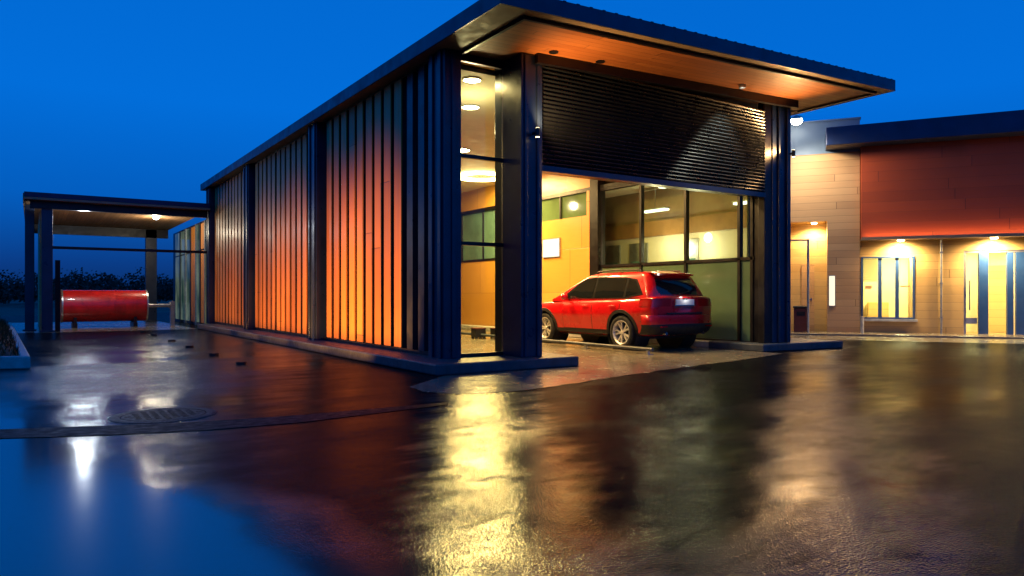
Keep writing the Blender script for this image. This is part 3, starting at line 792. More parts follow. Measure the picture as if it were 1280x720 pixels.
# doors, seams, handles
def side_patch(y0, y1, z0, z1, off, sx, ny=10, nz=8, wellclip=None):
    rws = []
    for j in range(nz+1):
        z = z0+(z1-z0)*j/nz; rr = []
        for i in range(ny+1):
            ya, yb = y0, y1
            if wellclip: 
                r2 = wellclip[1]**2-(z-.37)**2
                if r2 > 0: ya = max(ya, wellclip[0]+math.sqrt(r2))
            y = ya+(yb-ya)*i/ny; rr.append((sx*(side_x(y, z)+off), y, z))
        rws.append(rr)
    return rws
for sx in (-1, 1):
    for (y0, y1, wc) in ((.05, .965, (0, .50)), (.985, 2.02, None)):
        mb = MB(); mb.grid(side_patch(y0-.012, y1+.012, .40, 1.045, .0015, sx, wellclip=wc and (wc[0], wc[1]-.012)))
        dr = build('door', mb, M['plastic'], car, smooth=60)
        mb = MB(); mb.grid(side_patch(y0, y1, .412, 1.045, .004, sx, wellclip=wc)); build('skin', mb, M['red_paint'], dr, smooth=60)
        mb = MB(); yh = y0+.14; xx = side_x(yh, .93)
        mb.cyl((sx*(xx+.03), yh-.02, .935), (sx*(xx+.03), yh+.17, .93), .012, n=8); mb.cyl((sx*xx, yh, .935), (sx*(xx+.03), yh, .935), .01, n=6); mb.cyl((sx*xx, yh+.15, .93), (sx*(xx+.03), yh+.15, .93), .01, n=6)
        build('handle', mb, M['red_paint'], dr, smooth=50)
    # sill cladding and arch trims
    mb = MB(); mb.grid(side_patch(.44, 2.32, .27, .40, .014, sx, 12, 4)); build('sill_cladding', mb, M['plastic'], car, smooth=60)
    for yy in (0, 2.75):
        mb = MB(); ra = []; rb = []; rc = []
        for k in range(25):
            a = R(-8+196*k/24)
            for lst, rr, off in ((ra, .42, .012), (rb, .485, .012), (rc, .49, -.01)):
                y, z = yy+rr*math.cos(a), .37+rr*math.sin(a)
                zq = max(z, .34); lst.append((sx*(max(.80, side_x(min(max(y, -.80), 3.4), zq))+off), y, z))
        mb.grid([ra, rb, rc]); build('wheel_arch', mb, M['plastic'], car, smooth=60)
    # mirror
    mb = MB(); mb.lathe([(.001, -.09), (.06, -.08), (.085, -.02), (.08, .05), (.001, .09)], (sx*1.02, 1.86, 1.13), (sx*1, .15, 0), 16); mi = build('wing_mirror', mb, M['red_paint'], car, smooth=60)
    mb = MB(); mb.cyl((sx*.86, 1.86, 1.08), (sx*.96, 1.86, 1.11), .025, n=8); build('stalk', mb, M['plastic'], mi)
    # lamps
    mb = MB(); rws = []
    for z in (.93, .97, 1.03, 1.075, 1.09):
        rr = []
        for y in (-.55, -.65, -.75, -.82, -.87, -.90, -.915): rr.append((sx*(side_x(max(y, -.92), min(z, 1.05))+.010), y-.004, z))
        xe = side_x(-.925, min(z, 1.05))
        for f_ in (.93, .8, .66, .52): rr.append((sx*xe*f_, -.945, z))
        rws.append(rr)
    mb.grid(rws); build('tail_light', mb, M['tail'], car, smooth=50)
    mb = MB(); mb.grid([[(sx*(side_x(y, z)+.008), y, z) for y in (3.2, 3.35, 3.5, 3.6, 3.66)] for z in (.72, .78, .82)]); build('headlight', mb, M['headlamp'], car, smooth=50)
# tailgate details
mb = MB()
for (x0, x1, z0, z1) in ((-.52, .52, .765, .80), (-.30, .30, .90, .905)): mb.box(x0, x1, -.95, -.92, z0, z1)
build('tailgate_trim', mb, M['plastic'], car, bevel=.004)
mb = MB(); mb.box(-.30, .30, -.955, -.925, .93, .955); build('chrome_bar', mb, M['chrome'], car, bevel=.004)
mb = MB(); mb.box(-.27, .27, -.958, -.935, .955, 1.075); build('licence_plate', mb, M['plate'], car, bevel=.004)
mb = MB(); mb.box(-.05, .05, -.985, -.94, 1.085, 1.10); build('plate_lamp', mb, M['plastic'], car)
lamp('POINT', 'plate_light', (CARX, CARY-1.03, 1.13), 1.1, (1, .97, .9), size=.02)
mb = MB()
bp_ = [(-.93, -.62), (-.935, -.74), (-.88, -.88), (-.72, -.97), (-.4, -1.0), (0, -1.005), (.4, -1.0), (.72, -.97), (.88, -.88), (.935, -.74), (.93, -.62)]
mb.grid([[(x*s, y+dy, z) for x, y in bp_] for s, dy, z in ((1.0, .06, .62), (1.005, .0, .60), (1.01, -.005, .54), (1.0, .0, .50), (.98, .05, .40), (.95, .12, .34))])
build('bumper', mb, M['plastic'], car, smooth=50)
mb = MB(); mb.grid([[(x*s, y+dy, z) for x, y in bp_] for s, dy, z in ((.99, .09, .76), (1.008, -.006, .745), (1.014, -.012, .62), (1.012, .0, .555))])
build('bumper_skin', mb, M['red_paint'], car, smooth=50)
for sx in (-1, 1):
    mb = MB(); mb.box(sx*.66-.09, sx*.66+.09, -1.012, -.985, .50, .53); build('reflector', mb, M['tail'], car)
    mb = MB(); mb.cyl((sx*.55, -.96, .37), (sx*.55, -.86, .37), .035, n=14); build('exhaust', mb, M['chrome'], car, smooth=40)
mb = MB(); mb.box(-.70, .70, -.45, 3.3, .24, .34); build('underbody', mb, M['plastic'], car)
# wheels
def make_wheel(sx, yy):
    mb = MB(); mb.cyl((sx*.74, yy, .37), (sx*.80, yy, .37), .165, n=28)
    w = build('wheel', mb, M['plastic'], car, smooth=40)
    wl = MB(); wl.lathe([(.452, .30), (.452, -.10), (.001, -.102)], (sx*.61, yy, .372), (sx, 0, 0), 40); build('wheel_well', wl, M['plastic'], car, smooth=40)
    o, d = (sx*.82, yy, .37), (sx, 0, 0)
    mb = MB(); mb.lathe([(.245, -.11), (.30, -.125), (.345, -.115), (.365, -.08), (.368, 0), (.365, .08), (.345, .112), (.30, .122), (.245, .10)], o, d, 48, closed=True)
    build('tyre', mb, M['tyre'], w, smooth=50)
    mb = MB(); mb.lathe([(.215, -.10), (.25, -.10), (.252, .095), (.262, .108), (.25, .112), (.235, .10), (.222, .06)], o, d, 48, closed=True)
    mb.lathe([(.001, .085), (.045, .083), (.055, .06), (.055, .02)], o, d, 20)
    O = Vector(o); D = Vector(d)
    for k in range(5):
        for dd in (-.16, .16):
            a = 2*math.pi*k/5+dd*.35; a2 = 2*math.pi*k/5+dd*1.45
            e = lambda t: Vector((0, math.cos(t), math.sin(t)))
            i0, i1 = O+e(a)*.04+D*.07, O+e(a2)*.235+D*.085
            n_ = (i1-i0).normalized().cross(D).normalized()*.017
            v = [i0-n_, i0+n_, i1+n_*1.1, i1-n_*1.1]
            mb._add([*v, *[p-D*.035 for p in v]], [(0,1,2,3), (7,6,5,4), (0,4,5,1), (1,5,6,2), (2,6,7,3), (3,7,4,0)])
    build('rim', mb, M['alloy'], w, smooth=35)
for sx in (-1, 1):
    for yy in (0, 2.75): make_wheel(sx, yy)

# ================================================================== CANOPY WITH GLAZED WING
can = thing('wash_canopy', 'open flat roofed canopy on dark posts at the far left end of the long building', 'canopy', (0, 17.3, 0))
# thing-local: y measured from 17.3
CX0, CX1, CD = on_y(30, 17.05), -.22, 9.4
mb = MB(); mb.box(CX0, CX1, -.25, CD, 4.24, 4.40); rf = build('roof', mb, M['roofing'], can, bevel=.01)
mb = MB(); mb.box(CX0+.04, CX1-.02, -.20, CD-.04, 4.165, 4.237); build('ceiling', mb, M['canopy_wood'], rf)
mb = MB(); mb.box(CX0-.03, CX0-.002, -.2, CD, 4.10, 4.36); mb.box(CX0-.03, CX1, -.28, -.252, 4.17, 4.236); build('fascia', mb, M['tan_soffit'], rf)
mb = MB(); mb.box(CX0+.15, CX1-.03, .06, .22, 3.93, 4.163); build('beam', mb, M['black'], can)
mb = MB(); mb.box(CX0+.15, CX1-.03, CD-.45, CD-.3, 3.78, 4.163); build('beam', mb, M['black'], can)
pL, pR = on_y(52, 17.45), on_y(66, 17.45)
mb = MB(); mb.box(pR, CX1-.03, .10, .18, 2.66, 2.75); build('rail', mb, M['black'], can)
oL, oR = on_y(31, 18.6), on_y(43, 18.6)
for (xa, xb, y0) in ((pL, pR, .15), (oL, oR, 1.3), (on_y(182, 26.3), on_y(196, 26.3), CD-.45)):
    mb = MB(); mb.box(xa, xb, y0, y0+.3, .0, 4.163 if xa > CX0 else 4.09); mb.box(xa-.06, xb+.06, y0-.06, y0+.36, .0, .05); build('post', mb, M['navy'], can, bevel=.01)
mb = MB(); mb.box(pL-.05, pL+.01, .62, CD-.9, .05, 3.92); build('side_screen', mb, M['tan_wall2'], can)
mb = MB(); gx_ = on_y(72, 17.45); mb.box(gx_-.07, gx_+.07, .06, .16, .0, 2.3); build('guide_post', mb, M['cast'], can)
# glazed wing of the wash building behind the canopy
wing = thing('glazed_wing', 'glazed rear wing under the canopy with orange timber and green glass strips', 'building', (0, 18.25, 0))
mb = MB(); mb.box(.05, 6.5, 0, 8.6, 0, 4.05); build('wall', mb, M['navy'], wing)
q = 0.05; k = 0
kinds = ['green', 'orange', 'teal', 'orange', 'teal', 'teal', 'teal']
wid = [.75, .95, .9, 1.15, 1.2, 1.3, 1.4]
for kd, w in zip(kinds, wid):
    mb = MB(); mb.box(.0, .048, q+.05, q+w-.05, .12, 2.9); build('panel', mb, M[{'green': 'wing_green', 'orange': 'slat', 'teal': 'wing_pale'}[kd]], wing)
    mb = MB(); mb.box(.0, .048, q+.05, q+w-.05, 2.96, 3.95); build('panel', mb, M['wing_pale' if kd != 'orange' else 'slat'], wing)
    mb = MB(); mb.box(-.04, .048, q-.045, q+.045, .0, 4.0); build('mullion', mb, M['steel' if k % 2 else 'navy'], wing); q += w; k += 1
lamp('POINT', 'canopy_lamp', (-1.5, 20.5, 3.7), 120, (1, .86, .62), size=.12)
lamp('POINT', 'canopy_lamp_left', (-4.0, 18.0, 3.7), 130, (.85, .93, 1), size=.12)
for (x, y, lab) in ((-1.5, 20.5, 'round lamp hanging under the canopy ceiling near the glazed wing'), (-4.0, 18.0, 'round lamp hanging under the canopy ceiling near the left posts')):
    t = thing('canopy_light', lab, 'lamp', (x, y, 4.162))
    mb = MB(); mb.lathe([(.001, -.10), (.06, -.09), (.10, -.05), (.11, 0)], (0,0,0), (0,0,1), 20); build('shade', mb, M['lamp_canopy'], t, smooth=40)
    mb = MB(); mb.lathe([(.11, -.012), (.13, -.012), (.13, .003), (.11, .003)], (0,0,0), (0,0,1), 20, closed=True); build('rim', mb, M['steel'], t)
# red drum under the canopy
def wp(px, Y): return cam2w((px-CX)/F*Y, Y)
Yd = 26.5; x0, y0 = wp(76, Yd-.4); x1, y1 = wp(183, Yd+1.2)
dv = Vector((x1-x0, y1-y0, 0)); ln = dv.length
drum = thing('red_drum', 'big red horizontal drum roller resting on low dark stands under the canopy', 'drum', (x0, y0, 0), math.atan2(dv.y, dv.x))
zc, rr = z_at(382.5, Yd), 20.5*Yd/F
mb = MB(); mb.lathe([(.001, 0.01), (rr*.93, 0.01), (rr*.97, .03), (rr*.97, ln-.03), (rr*.93, ln-.01), (.001, ln-.01)], (0, 0, zc), (1, 0, 0), 40); build('barrel', mb, M['red_drum'], drum, smooth=30)
for xa in (.0, ln-.05, ln*.33, ln*.62):
    w = .05 if xa in (0., ln-.05) else .025
    mb = MB(); mb.lathe([(rr*.90, xa), (rr*1.0, xa), (rr*1.0, xa+w), (rr*.90, xa+w)], (0, 0, zc), (1, 0, 0), 40, closed=True); build('hoop', mb, M['steel'] if w > .03 else M['red_drum'], drum, smooth=30)
mb = MB(); mb.cyl((ln-.01, 0, zc), (ln+.95, 0, zc), .07, n=14); mb.cyl((ln+.80, 0, zc), (ln+.86, 0, zc), .13, n=18); build('shaft', mb, M['steel'], drum, smooth=40)
for xa in (.35, ln-.5):
    mb = MB(); mb.box(xa, xa+.14, -.45, .45, .0, .16); mb.box(xa+.02, xa+.12, -.42, -.28, .16, zc-rr*.55); mb.box(xa+.02, xa+.12, .28, .42, .16, zc-rr*.55); build('stand', mb, M['black'], drum)
mb = MB(); mb.box(ln+.84, ln+.98, -.12, .12, .0, zc+.16); build('bearing_post', mb, M['steel'], drum)

# ================================================================== RIGHT HAND BUILDINGS
RCX, RCY = cam2w(10.4, 21.6)
RZ = math.atan2(-.824, .565)
c_, s_ = math.cos(RZ), math.sin(RZ)
def rw2(x, y, z): return (RCX+x*c_-y*s_, RCY+x*s_+y*c_, z)
def u_at(px):
    k = (px-CX)/F
    return (k*21.6-10.4)/(.927+.374*k)
def uz(px, py): u = u_at(px); return z_at(py, 21.6-.374*u)
def wall_open(mb, x0, x1, z0, z1, y0, y1, ops):
    xs = sorted({x0, x1, *[o[0] for o in ops], *[o[1] for o in ops]}); zs_ = sorted({z0, z1, *[o[2] for o in ops], *[o[3] for o in ops]})
    for a, b in zip(xs[:-1], xs[1:]):
        run = None
        for c, d in zip(zs_[:-1], zs_[1:]):
            hole = any(o[0]-1e-6 <= a and b <= o[1]+1e-6 and o[2]-1e-6 <= c and d <= o[3]+1e-6 for o in ops)
            if not hole: mb.box(a, b, y0, y1, c, d)
    bmesh.ops.remove_doubles(mb.bm, verts=mb.bm.verts, dist=1e-5)
    dup = {}
    for f in list(mb.bm.faces):
        key = tuple(round(c, 4) for c in f.calc_center_median())
        dup.setdefault(key, []).append(f)
    kill = [f for fs in dup.values() if len(fs) > 1 for f in fs]
    bmesh.ops.delete(mb.bm, geom=kill, context='FACES_ONLY')
M['room_wall'] = pbr('pale room plaster', (.66, .56, .32), .7, 0, .10, 1.5)
red = thing('red_building', 'low building with red timber upper storey, blue roof edge and lit ground floor windows', 'building', (RCX, RCY, 0), RZ)
X1 = 9.0
wx0, wx1 = u_at(1077), u_at(1145); wz0, wz1 = uz(1110, 399), uz(1110, 320)
dx0, dx1 = u_at(1207), u_at(1207)+3.4; dz1 = uz(1240, 312)
mb = MB(); mb.box(.02, X1, -.28, .24, 2.86, 5.55); build('upper_wall', mb, M['red_wall'], red)
mb = MB(); mb.box(.02, X1, -.30, .24, 2.80, 2.857); build('soffit', mb, M['tan_soffit'], red)
mb = MB(); mb.box(.02, X1, -.46, -.303, 2.79, 2.83); mb.box(.02, X1, -.46, -.44, 2.831, 2.87); build('ledge', mb, M['tan_soffit'], red)
mb = MB(); mb.box(.06, X1-.04, -.425, -.40, 2.832, 2.845); build('light_strip', mb, M['strip'], red)
mb = MB(); mb.prism([(-.95, -.85), (X1+.6, -.85), (X1+.6, 6), (-.95, 6)], 5.56, lambda x, y: 6.10+.012*x); rf = build('roof', mb, M['roofing'], red, bevel=.02)
mb = MB(); wall_open(mb, .02, X1, .0, 2.80, .25, .45, [(wx0, wx1, wz0, wz1), (dx0, dx1, .0, dz1)]); build('lower_wall', mb, M['tan_wall2'], red)
mb = MB(); mb.box(.02, X1, .46, 5.9, 2.80, 5.55); build('core', mb, M['navy'], red)
mb = MB(); mb.box(.03, X1, 2.75, 2.90, .0, 2.79); build('back_wall', mb, M['room_wall'], red)
mb = MB(); mb.box(.03, X1, .451, 2.75, .001, .02); build('room_floor', mb, M['brown'], red)
mb = MB(); mb.box(.03, X1, .451, 2.75, 2.75, 2.79); build('room_ceiling', mb, M['cream'], red)
for xa in (.03, dx0-.55, X1-.1):
    mb = MB(); mb.box(xa, xa+.1, .455, 2.74, .021, 2.74); build('partition', mb, M['room_wall'], red)
for xa, xb, ya, za, zb, mt in ((wx0+.35, wx0+.95, 2.3, .02, .95, 'tan_wall2'), (wx0+1.5, wx0+1.62, 1.9, .02, 2.6, 'tan_soffit'), (wx0+2.2, wx0+3.1, 2.4, .02, 2.05, 'maroon'), (dx0+.9, dx0+1.7, 2.55, .02, 2.1, 'tan_wall2'), (dx0+2.3, dx0+2.9, 2.2, .02, 1.1, 'steel_blue')):
    mb = MB(); mb.box(xa, xb, ya, min(2.745, ya+.4), za, zb); build('cupboard', mb, M[mt], red, bevel=.01)
# window
mb = MB(); fw = .05
mb.box(wx0+.002, wx1-.002, .22, .36, wz0+.002, wz0+fw); mb.box(wx0+.002, wx1-.002, .22, .36, wz1-fw, wz1-.002)
mb.box(wx0+.002, wx0+fw, .22, .36, wz0+fw, wz1-fw); mb.box(wx1-fw, wx1-.002, .22, .36, wz0+fw, wz1-fw)
win = build('window', mb, M['door_blue'], red)
e = (wx1-wx0)/3; cuts = [wx0+.36*(wx1-wx0), wx0+.68*(wx1-wx0)]
for c in cuts:
    mb = MB(); mb.box(c-.05, c+.05, .28, .35, wz0+fw, wz1-fw); build('mullion', mb, M['door_blue'], win)
for a, b in zip([wx0+fw]+[c+.05 for c in cuts], [c-.05 for c in cuts]+[wx1-fw]):
    mb = MB(); mb.box(a+.001, b-.001, .36, .37, wz0+fw, wz1-fw); build('pane', mb, M['glass'], win)
mb = MB(); mb.box(wx0-.06, wx1+.06, .12, .248, wz0-.07, wz0-.002); build('sill', mb, M['kerb_pale'], red)
mb = MB(); mb.box(cuts[1]+.08, wx1-fw-.02, .35, .358, wz0+.95, wz0+.99); mb.box(wx0+.12, wx0+.3, .35, .358, wz0+.90, wz0+1.0); build('sash_bar', mb, M['tan_wall'], win)
mb = MB()
for k in range(14): mb.box(wx0+fw+.01, cuts[0]-.06, .385, .40, wz1-fw-.04-k*.05, wz1-fw-.012-k*.05)
build('blind', mb, M['cream'], win)
# entrance glazing
mb = MB(); mb.box(dx0+.002, dx1-.002, .28, .40, dz1-.07, dz1-.002); mb.box(dx0+.002, dx0+.06, .28, .40, 0, dz1-.07); mb.box(dx0+.06, dx1-.002, .28, .40, 0.0, .05)
ent = build('entrance', mb, M['steel'], red)
bars = [(u_at(1226), u_at(1238)), (u_at(1262), u_at(1270)), (u_at(1273), u_at(1286)), (u_at(1320), u_at(1332))]
for a, b in bars:
    mb = MB(); mb.box(a, b, .24, .39, .05, dz1-.072); build('door_post', mb, M['door_blue'], ent)
edges = [dx0+.06]+[v for b in bars for v in b]+[dx1-.01]
for a, b in zip(edges[0::2], edges[1::2]):
    if b-a > .08:
        mb = MB(); mb.box(a+.001, b-.001, .40, .41, .051, dz1-.072); build('pane', mb, M['glass'], ent)
mb = MB(); hx = u_at(1214); mb.cyl((hx, .22, .75), (hx, .22, 1.6), .018, n=10); [mb.cyl((hx, .22, z), (hx, .30, z), .012, n=8) for z in (.8, 1.55)]; build('handle', mb, M['chrome'], ent)
mb = MB(); mb.box(dx0+.07, dx0+.35, .36, .395, .35, .52); build('kick_plate', mb, M['steel'], ent)
for xr, er in ((1.35, 300), (dx0+.6, 210), (dx0+2.4, 240)):
    lamp('AREA', 'room_lamp', rw2(xr, 1.5, 2.70), er, (1, .86, .46), rw2(xr, 1.5, 0), .5)
# downpipe
t = thing('downpipe', 'thin pale downpipe on the tan wall between the lit window and the glazed entrance', 'pipe', (RCX, RCY, 0), RZ)
dxp = u_at(1178); mb = MB(); mb.cyl((dxp, .20, .03), (dxp, .20, 2.79), .03, n=12); mb.cyl((dxp, .20, .03), (dxp, .08, .03), .03, n=10); build('pipe', mb, M['steel'], t, smooth=50)
mb = MB(); [mb.box(dxp-.04, dxp+.04, .17, .248, z, z+.04) for z in (.5, 1.5, 2.4)]; build('clip', mb, M['steel'], t)
for px, lab, e in ((1126, 'round soffit downlight above the lit window of the red building', 40), (1243, 'round soffit downlight above the glazed entrance of the red building', 60), (1420, '', 60)):
    x = u_at(px); p = rw2(x, .02, 2.79)
    if lab:
        t = thing('soffit_light', lab, 'light', p)
        mb = MB(); mb.lathe([(.001, -.03), (.08, -.025), (.10, .005)], (0,0,0), (0,0,1), 20); build('lens', mb, M['lamp_white'], t, smooth=40)
        mb = MB(); mb.lathe([(.10, -.012), (.125, -.01), (.125, .004), (.10, .004)], (0,0,0), (0,0,1), 20, closed=True); build('rim', mb, M['steel'], t)
    lamp('SPOT', 'soffit_lamp', rw2(x, -.12, 2.70), e*11, (1, .70, .32), rw2(x, .25, .8), .08, R(170), .8)

l = lamp('AREA', 'ledge_lamp', rw2(X1/2, -.40, 2.86), 34, (1, .55, .25), rw2(X1/2, -.28, 4.6), 1)
l.data.shape = 'RECTANGLE'; l.data.size = 8.8; l.data.size_y = .04
l.rotation_euler = (Matrix.Rotation(RZ, 3, 'Z') @ Matrix.Rotation(R(176), 3, 'X')).to_euler()
# timber tower
tow = thing('timber_tower', 'tan timber clad block with blue grey parapet and a lit doorway recess', 'building', (RCX, RCY, 0), RZ)
nx0, nx1 = u_at(978), u_at(1034); nz = uz(1015, 277)
zpar = uz(1030, 192)
mb = MB(); wall_open(mb, -3.0, .0, .0, zpar, .0, .18, [(nx0, nx1, 0, nz)]); build('wall', mb, M['tan_wall'], tow)
mb = MB(); mb.box(-3.0, .0, .01, .19, zpar+.002, uz(1030, 152)); build('parapet', mb, M['steel_blue'], tow)
mb = MB(); mb.box(-3.02, .03, -.02, .22, uz(1030, 152)+.002, uz(1030, 152)+.05); build('coping', mb, M['steel_blue'], tow)
mb = MB(); mb.box(-3.0, .0, 1.02, 5.0, .0, zpar+.5); mb.box(-3.0, nx0-.12, .19, 1.0, 0, zpar+.5); mb.box(nx1+.12, 0, .20, 1.0, 0, zpar+.5); mb.box(nx0-.118, nx1+.118, .20, 1.0, nz+.12, zpar+.5)
build('core', mb, M['navy'], tow)
mb = MB(); mb.box(nx0-.10, nx0-.002, .182, 1.0, 0, nz+.1); mb.box(nx1+.002, nx1+.10, .182, 1.0, 0, nz+.1); mb.box(nx0-.002, nx1+.002, .9, 1.0, 0, nz+.1); mb.box(nx0-.002, nx1+.002, .185, .89, nz+.01, nz+.1)
build('recess_lining', mb, M['tan_wall2'], tow)
mb = MB(); mb.box(nx0+.55, nx1-.35, .86, .895, .02, 2.15); dd = build('door', mb, M['tan_wall'], tow)
mb = MB(); mb.cyl((nx1-.45, .83, 1.05), (nx1-.45, .86, 1.05), .03, n=10); build('handle', mb, M['chrome'], dd)
xl = u_at(1018); t = thing('recess_light', 'small bright ceiling light inside the doorway recess of the timber block', 'light', rw2(xl, .5, nz+.005))
mb = MB(); mb.lathe([(.001, -.03), (.07, -.025), (.09, .0)], (0,0,0), (0,0,1), 20); build('lens', mb, M['lamp_white'], t, smooth=40)
mb = MB(); mb.lathe([(.09, -.012), (.11, -.01), (.11, .004), (.09, .004)], (0,0,0), (0,0,1), 20, closed=True); build('rim', mb, M['steel'], t)
lamp('SPOT', 'recess_lamp', rw2(xl, .5, nz-.06), 330, (1, .74, .36), rw2(xl, .55, 0), .08, R(160), .6)
# strip light, bin, pole, stub
xs_ = u_at(1040); t = thing('strip_light', 'slim vertical pale strip light on the timber wall right of the lit recess', 'light', rw2(xs_, -.002, 0), RZ)
z0_, z1_ = uz(1040, 382), uz(1040, 345)
mb = MB(); mb.box(-.08, .08, -.05, -.02, z0_, z1_); build('diffuser', mb, M['strip'], t, bevel=.015)
mb = MB(); mb.box(-.09, .09, -.019, .0, z0_-.02, z1_+.02); build('backplate', mb, M['steel'], t)
p = rw2(u_at(1001), -.22, 0); t = thing('litter_bin', 'dark maroon square bin beside the lit doorway recess', 'bin', p, RZ)
mb = MB(); mb.box(-.20, .20, -.17, .17, .04, .78); build('body', mb, M['maroon'], t, bevel=.02)
mb = MB(); mb.box(-.22, .22, -.19, .19, .781, .85); build('lid', mb, M['plastic'], t, bevel=.02)
mb = MB(); mb.box(-.12, .12, -.176, -.172, .55, .68); build('slot', mb, M['black'], t)
mb = MB(); mb.box(-.18, .18, -.15, .15, 0, .04); build('foot', mb, M['black'], t)
p = rw2(u_at(1010), -.6, 0); t = thing('pole', 'slender grey pole with a short top arm in front of the lit recess', 'pole', p, RZ)
hz = z_at(302, 21.9)
mb = MB(); mb.cyl((0,0,0), (0,0,hz), .035, n=12); build('shaft', mb, M['steel'], t, smooth=40)
mb = MB(); mb.box(-.50, .04, -.03, .03, hz, hz+.05); build('arm', mb, M['steel'], t)
mb = MB(); mb.cyl((0,0,0), (0,0,.03), .09, n=16); build('base', mb, M['steel'], t)
p = rw2(u_at(1077), -.2, 0); t = thing('bollard', 'short pale bollard at the corner of the red building below the lit window', 'bollard', p)
mb = MB(); mb.cyl((0,0,.02), (0,0,.50), .05, n=16); build('post', mb, M['kerb_pale'], t, smooth=40)
mb = MB(); mb.lathe([(.06, 0), (.06, .03), (.001, .05)], (0,0,.50), (0,0,1), 16); build('cap', mb, M['steel'], t, smooth=40)
mb = MB(); mb.cyl((0,0,0), (0,0,.02), .08, n=16); build('base', mb, M['steel'], t)
# flood lamp on the tower
x = u_at(996); zl = uz(996, 160); p = rw2(x, -.02, zl)
t = thing('wall_lamp', 'bright white flood lamp on a short arm high on the timber block parapet', 'lamp', p, RZ)
mb = MB(); mb.cyl((0, .03, .05), (0, -.93, .07), .02, n=10); build('arm', mb, M['steel'], t, smooth=40)
mb = MB(); mb.lathe([(.03, .10), (.10, .07), (.17, .02), (.18, -.01), (.16, -.01), (.10, .04), (.03, .08)], (0, -.95, .07), (0, -.2, 1), 24, closed=True); build('hood', mb, M['steel'], t, smooth=40)
mb = MB(); mb.lathe([(.001, -.12), (.09, -.10), (.15, -.04), (.165, .02), (.13, .06), (.001, .07)], (0, -.95, 0), (0, -.2, 1), 24); build('bulb', mb, M['lamp_flood'], t, smooth=50)
lamp('SPOT', 'flood_lamp', rw2(x, -1.35, zl-.50), 540, (1, .84, .60), rw2(x+1.6, .0, 1.2), .12, R(150), .9)
sheet('pavement_apron', M['concrete_wet'], [rw2(-3.0, -3.1, 0)[:2], rw2(2, -3.3, 0)[:2], rw2(X1, -3.0, 0)[:2], rw2(X1, -1.16, 0)[:2], rw2(-3.0, -1.16, 0)[:2]], .004)
# pavement in front of the right-hand buildings
mb = MB(); mb.prism([rw2(-3.2, -1.15, 0)[:2], rw2(X1, -1.15, 0)[:2], rw2(X1, .24, 0)[:2], rw2(-3.2, .24, 0)[:2]], -.05, .06)
tag(build('pavement', mb, M['concrete_wet'], bevel=.015), kind='structure')

# ================================================================== MANHOLE
gx, gy = ground_pt(205, 519)
t = thing('manhole_cover', 'round dark iron manhole cover set in the wet asphalt', 'manhole', (gx, gy, 0)); t.scale = (.82, .82, 1)
mb = MB(); mb.lathe([(.46, .002), (.46, .005), (.50, .007), (.56, .007), (.58, .002)], (0,0,0), (0,0,1), 56); build('frame', mb, M['cast'], t, smooth=40)
mb = MB(); mb.lathe([(.45, .003), (.44, .006), (.001, .006)], (0,0,0), (0,0,1), 56)
for i in range(-4, 5):
    for j in range(-4, 5):
        if i*i+j*j < 17: mb.box(i*.095-.03, i*.095+.03, j*.095-.012, j*.095+.012, .010, .014)
build('lid', mb, M['cast'], t)

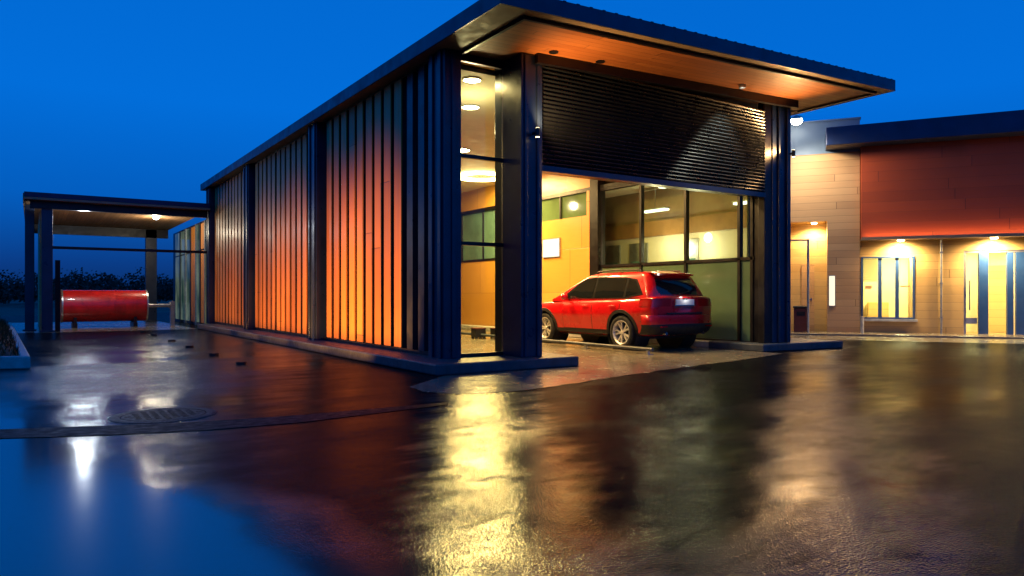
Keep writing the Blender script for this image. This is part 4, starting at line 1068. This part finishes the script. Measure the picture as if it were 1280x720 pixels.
# ================================================================== DISTANT TREES
mb = MB(); rnd = random.Random(3)
for k in range(95):
    px = rnd.uniform(-420, 330); Y = rnd.uniform(75, 120)
    x, y = wp(px, Y); hgt = rnd.uniform(2.6, 4.6)*Y/85
    r = hgt*rnd.uniform(.45, .8)
    for q in range(420):
        a = rnd.uniform(0, 6.28); rr_ = r*math.sqrt(rnd.random()); zz_ = hgt*(.15+.85*rnd.random()*(1-.45*(rr_/r)**2))
        c = Vector((x+rr_*math.cos(a), y+rr_*math.sin(a), zz_)); s = rnd.uniform(.10, .30)
        u = Vector((rnd.gauss(0,1), rnd.gauss(0,1), rnd.gauss(0,1))).normalized(); v = u.orthogonal().normalized()
        w = u.cross(v)
        mb.poly([c+v*s, c+w*s*.6, c-v*s, c-w*s*.6])
tag(build('distant_wood', mb, M['leaf']), kind='stuff')

# ================================================================== CAMERA, WORLD, SUN
cd = bpy.data.cameras.new('Camera'); cam = bpy.data.objects.new('Camera', cd); COL.objects.link(cam)
cam.location = (CAMX, CAMY, CAMH); cam.rotation_euler = (R(90), 0, -TH)
cd.sensor_width = 36; cd.lens = F/1280*36; cd.shift_y = (HY-360)/1280; cd.clip_start = .05; cd.clip_end = 3000
scene.camera = cam
w = bpy.data.worlds.new('World'); scene.world = w; w.use_nodes = True
nt = w.node_tree; nt.nodes.clear()
out = nt.nodes.new('ShaderNodeOutputWorld'); bg = nt.nodes.new('ShaderNodeBackground'); L(nt, bg.outputs[0], out.inputs[0])
sky = nt.nodes.new('ShaderNodeTexSky'); sky.sky_type = 'NISHITA'; sky.sun_disc = False
sky.sun_elevation = R(-4); sky.sun_rotation = R(200); sky.air_density = 1.5; sky.ozone_density = 4
tc = nt.nodes.new('ShaderNodeTexCoord'); sp = nt.nodes.new('ShaderNodeSeparateXYZ'); L(nt, tc.outputs['Generated'], sp.inputs[0])
dusk = ramp(nt, sp.outputs[2], [(.0, (.003, .022, .115)), (.04, (.003, .045, .24)), (.12, (.001, .110, .52)), (.24, (.0005, .155, .70)), (.45, (.0005, .135, .62)), (1, (.001, .06, .33))])
mx = nt.nodes.new('ShaderNodeMix'); mx.data_type = 'RGBA'; mx.blend_type = 'ADD'; mx.inputs[0].default_value = .02
L(nt, dusk, mx.inputs[6]); L(nt, sky.outputs[0], mx.inputs[7]); L(nt, mx.outputs[2], bg.inputs[0])
bg.inputs[1].default_value = 1.0
scene.view_settings.view_transform = 'Standard'; scene.view_settings.look = 'None'
scene.view_settings.exposure = 0; scene.view_settings.gamma = 1; scene.view_settings.use_curve_mapping = False
cy = scene.cycles
cy.use_denoising = True; cy.max_bounces = 8; cy.transparent_max_bounces = 12; cy.sample_clamp_indirect = 6; cy.caustics_reflective = False; cy.caustics_refractive = False
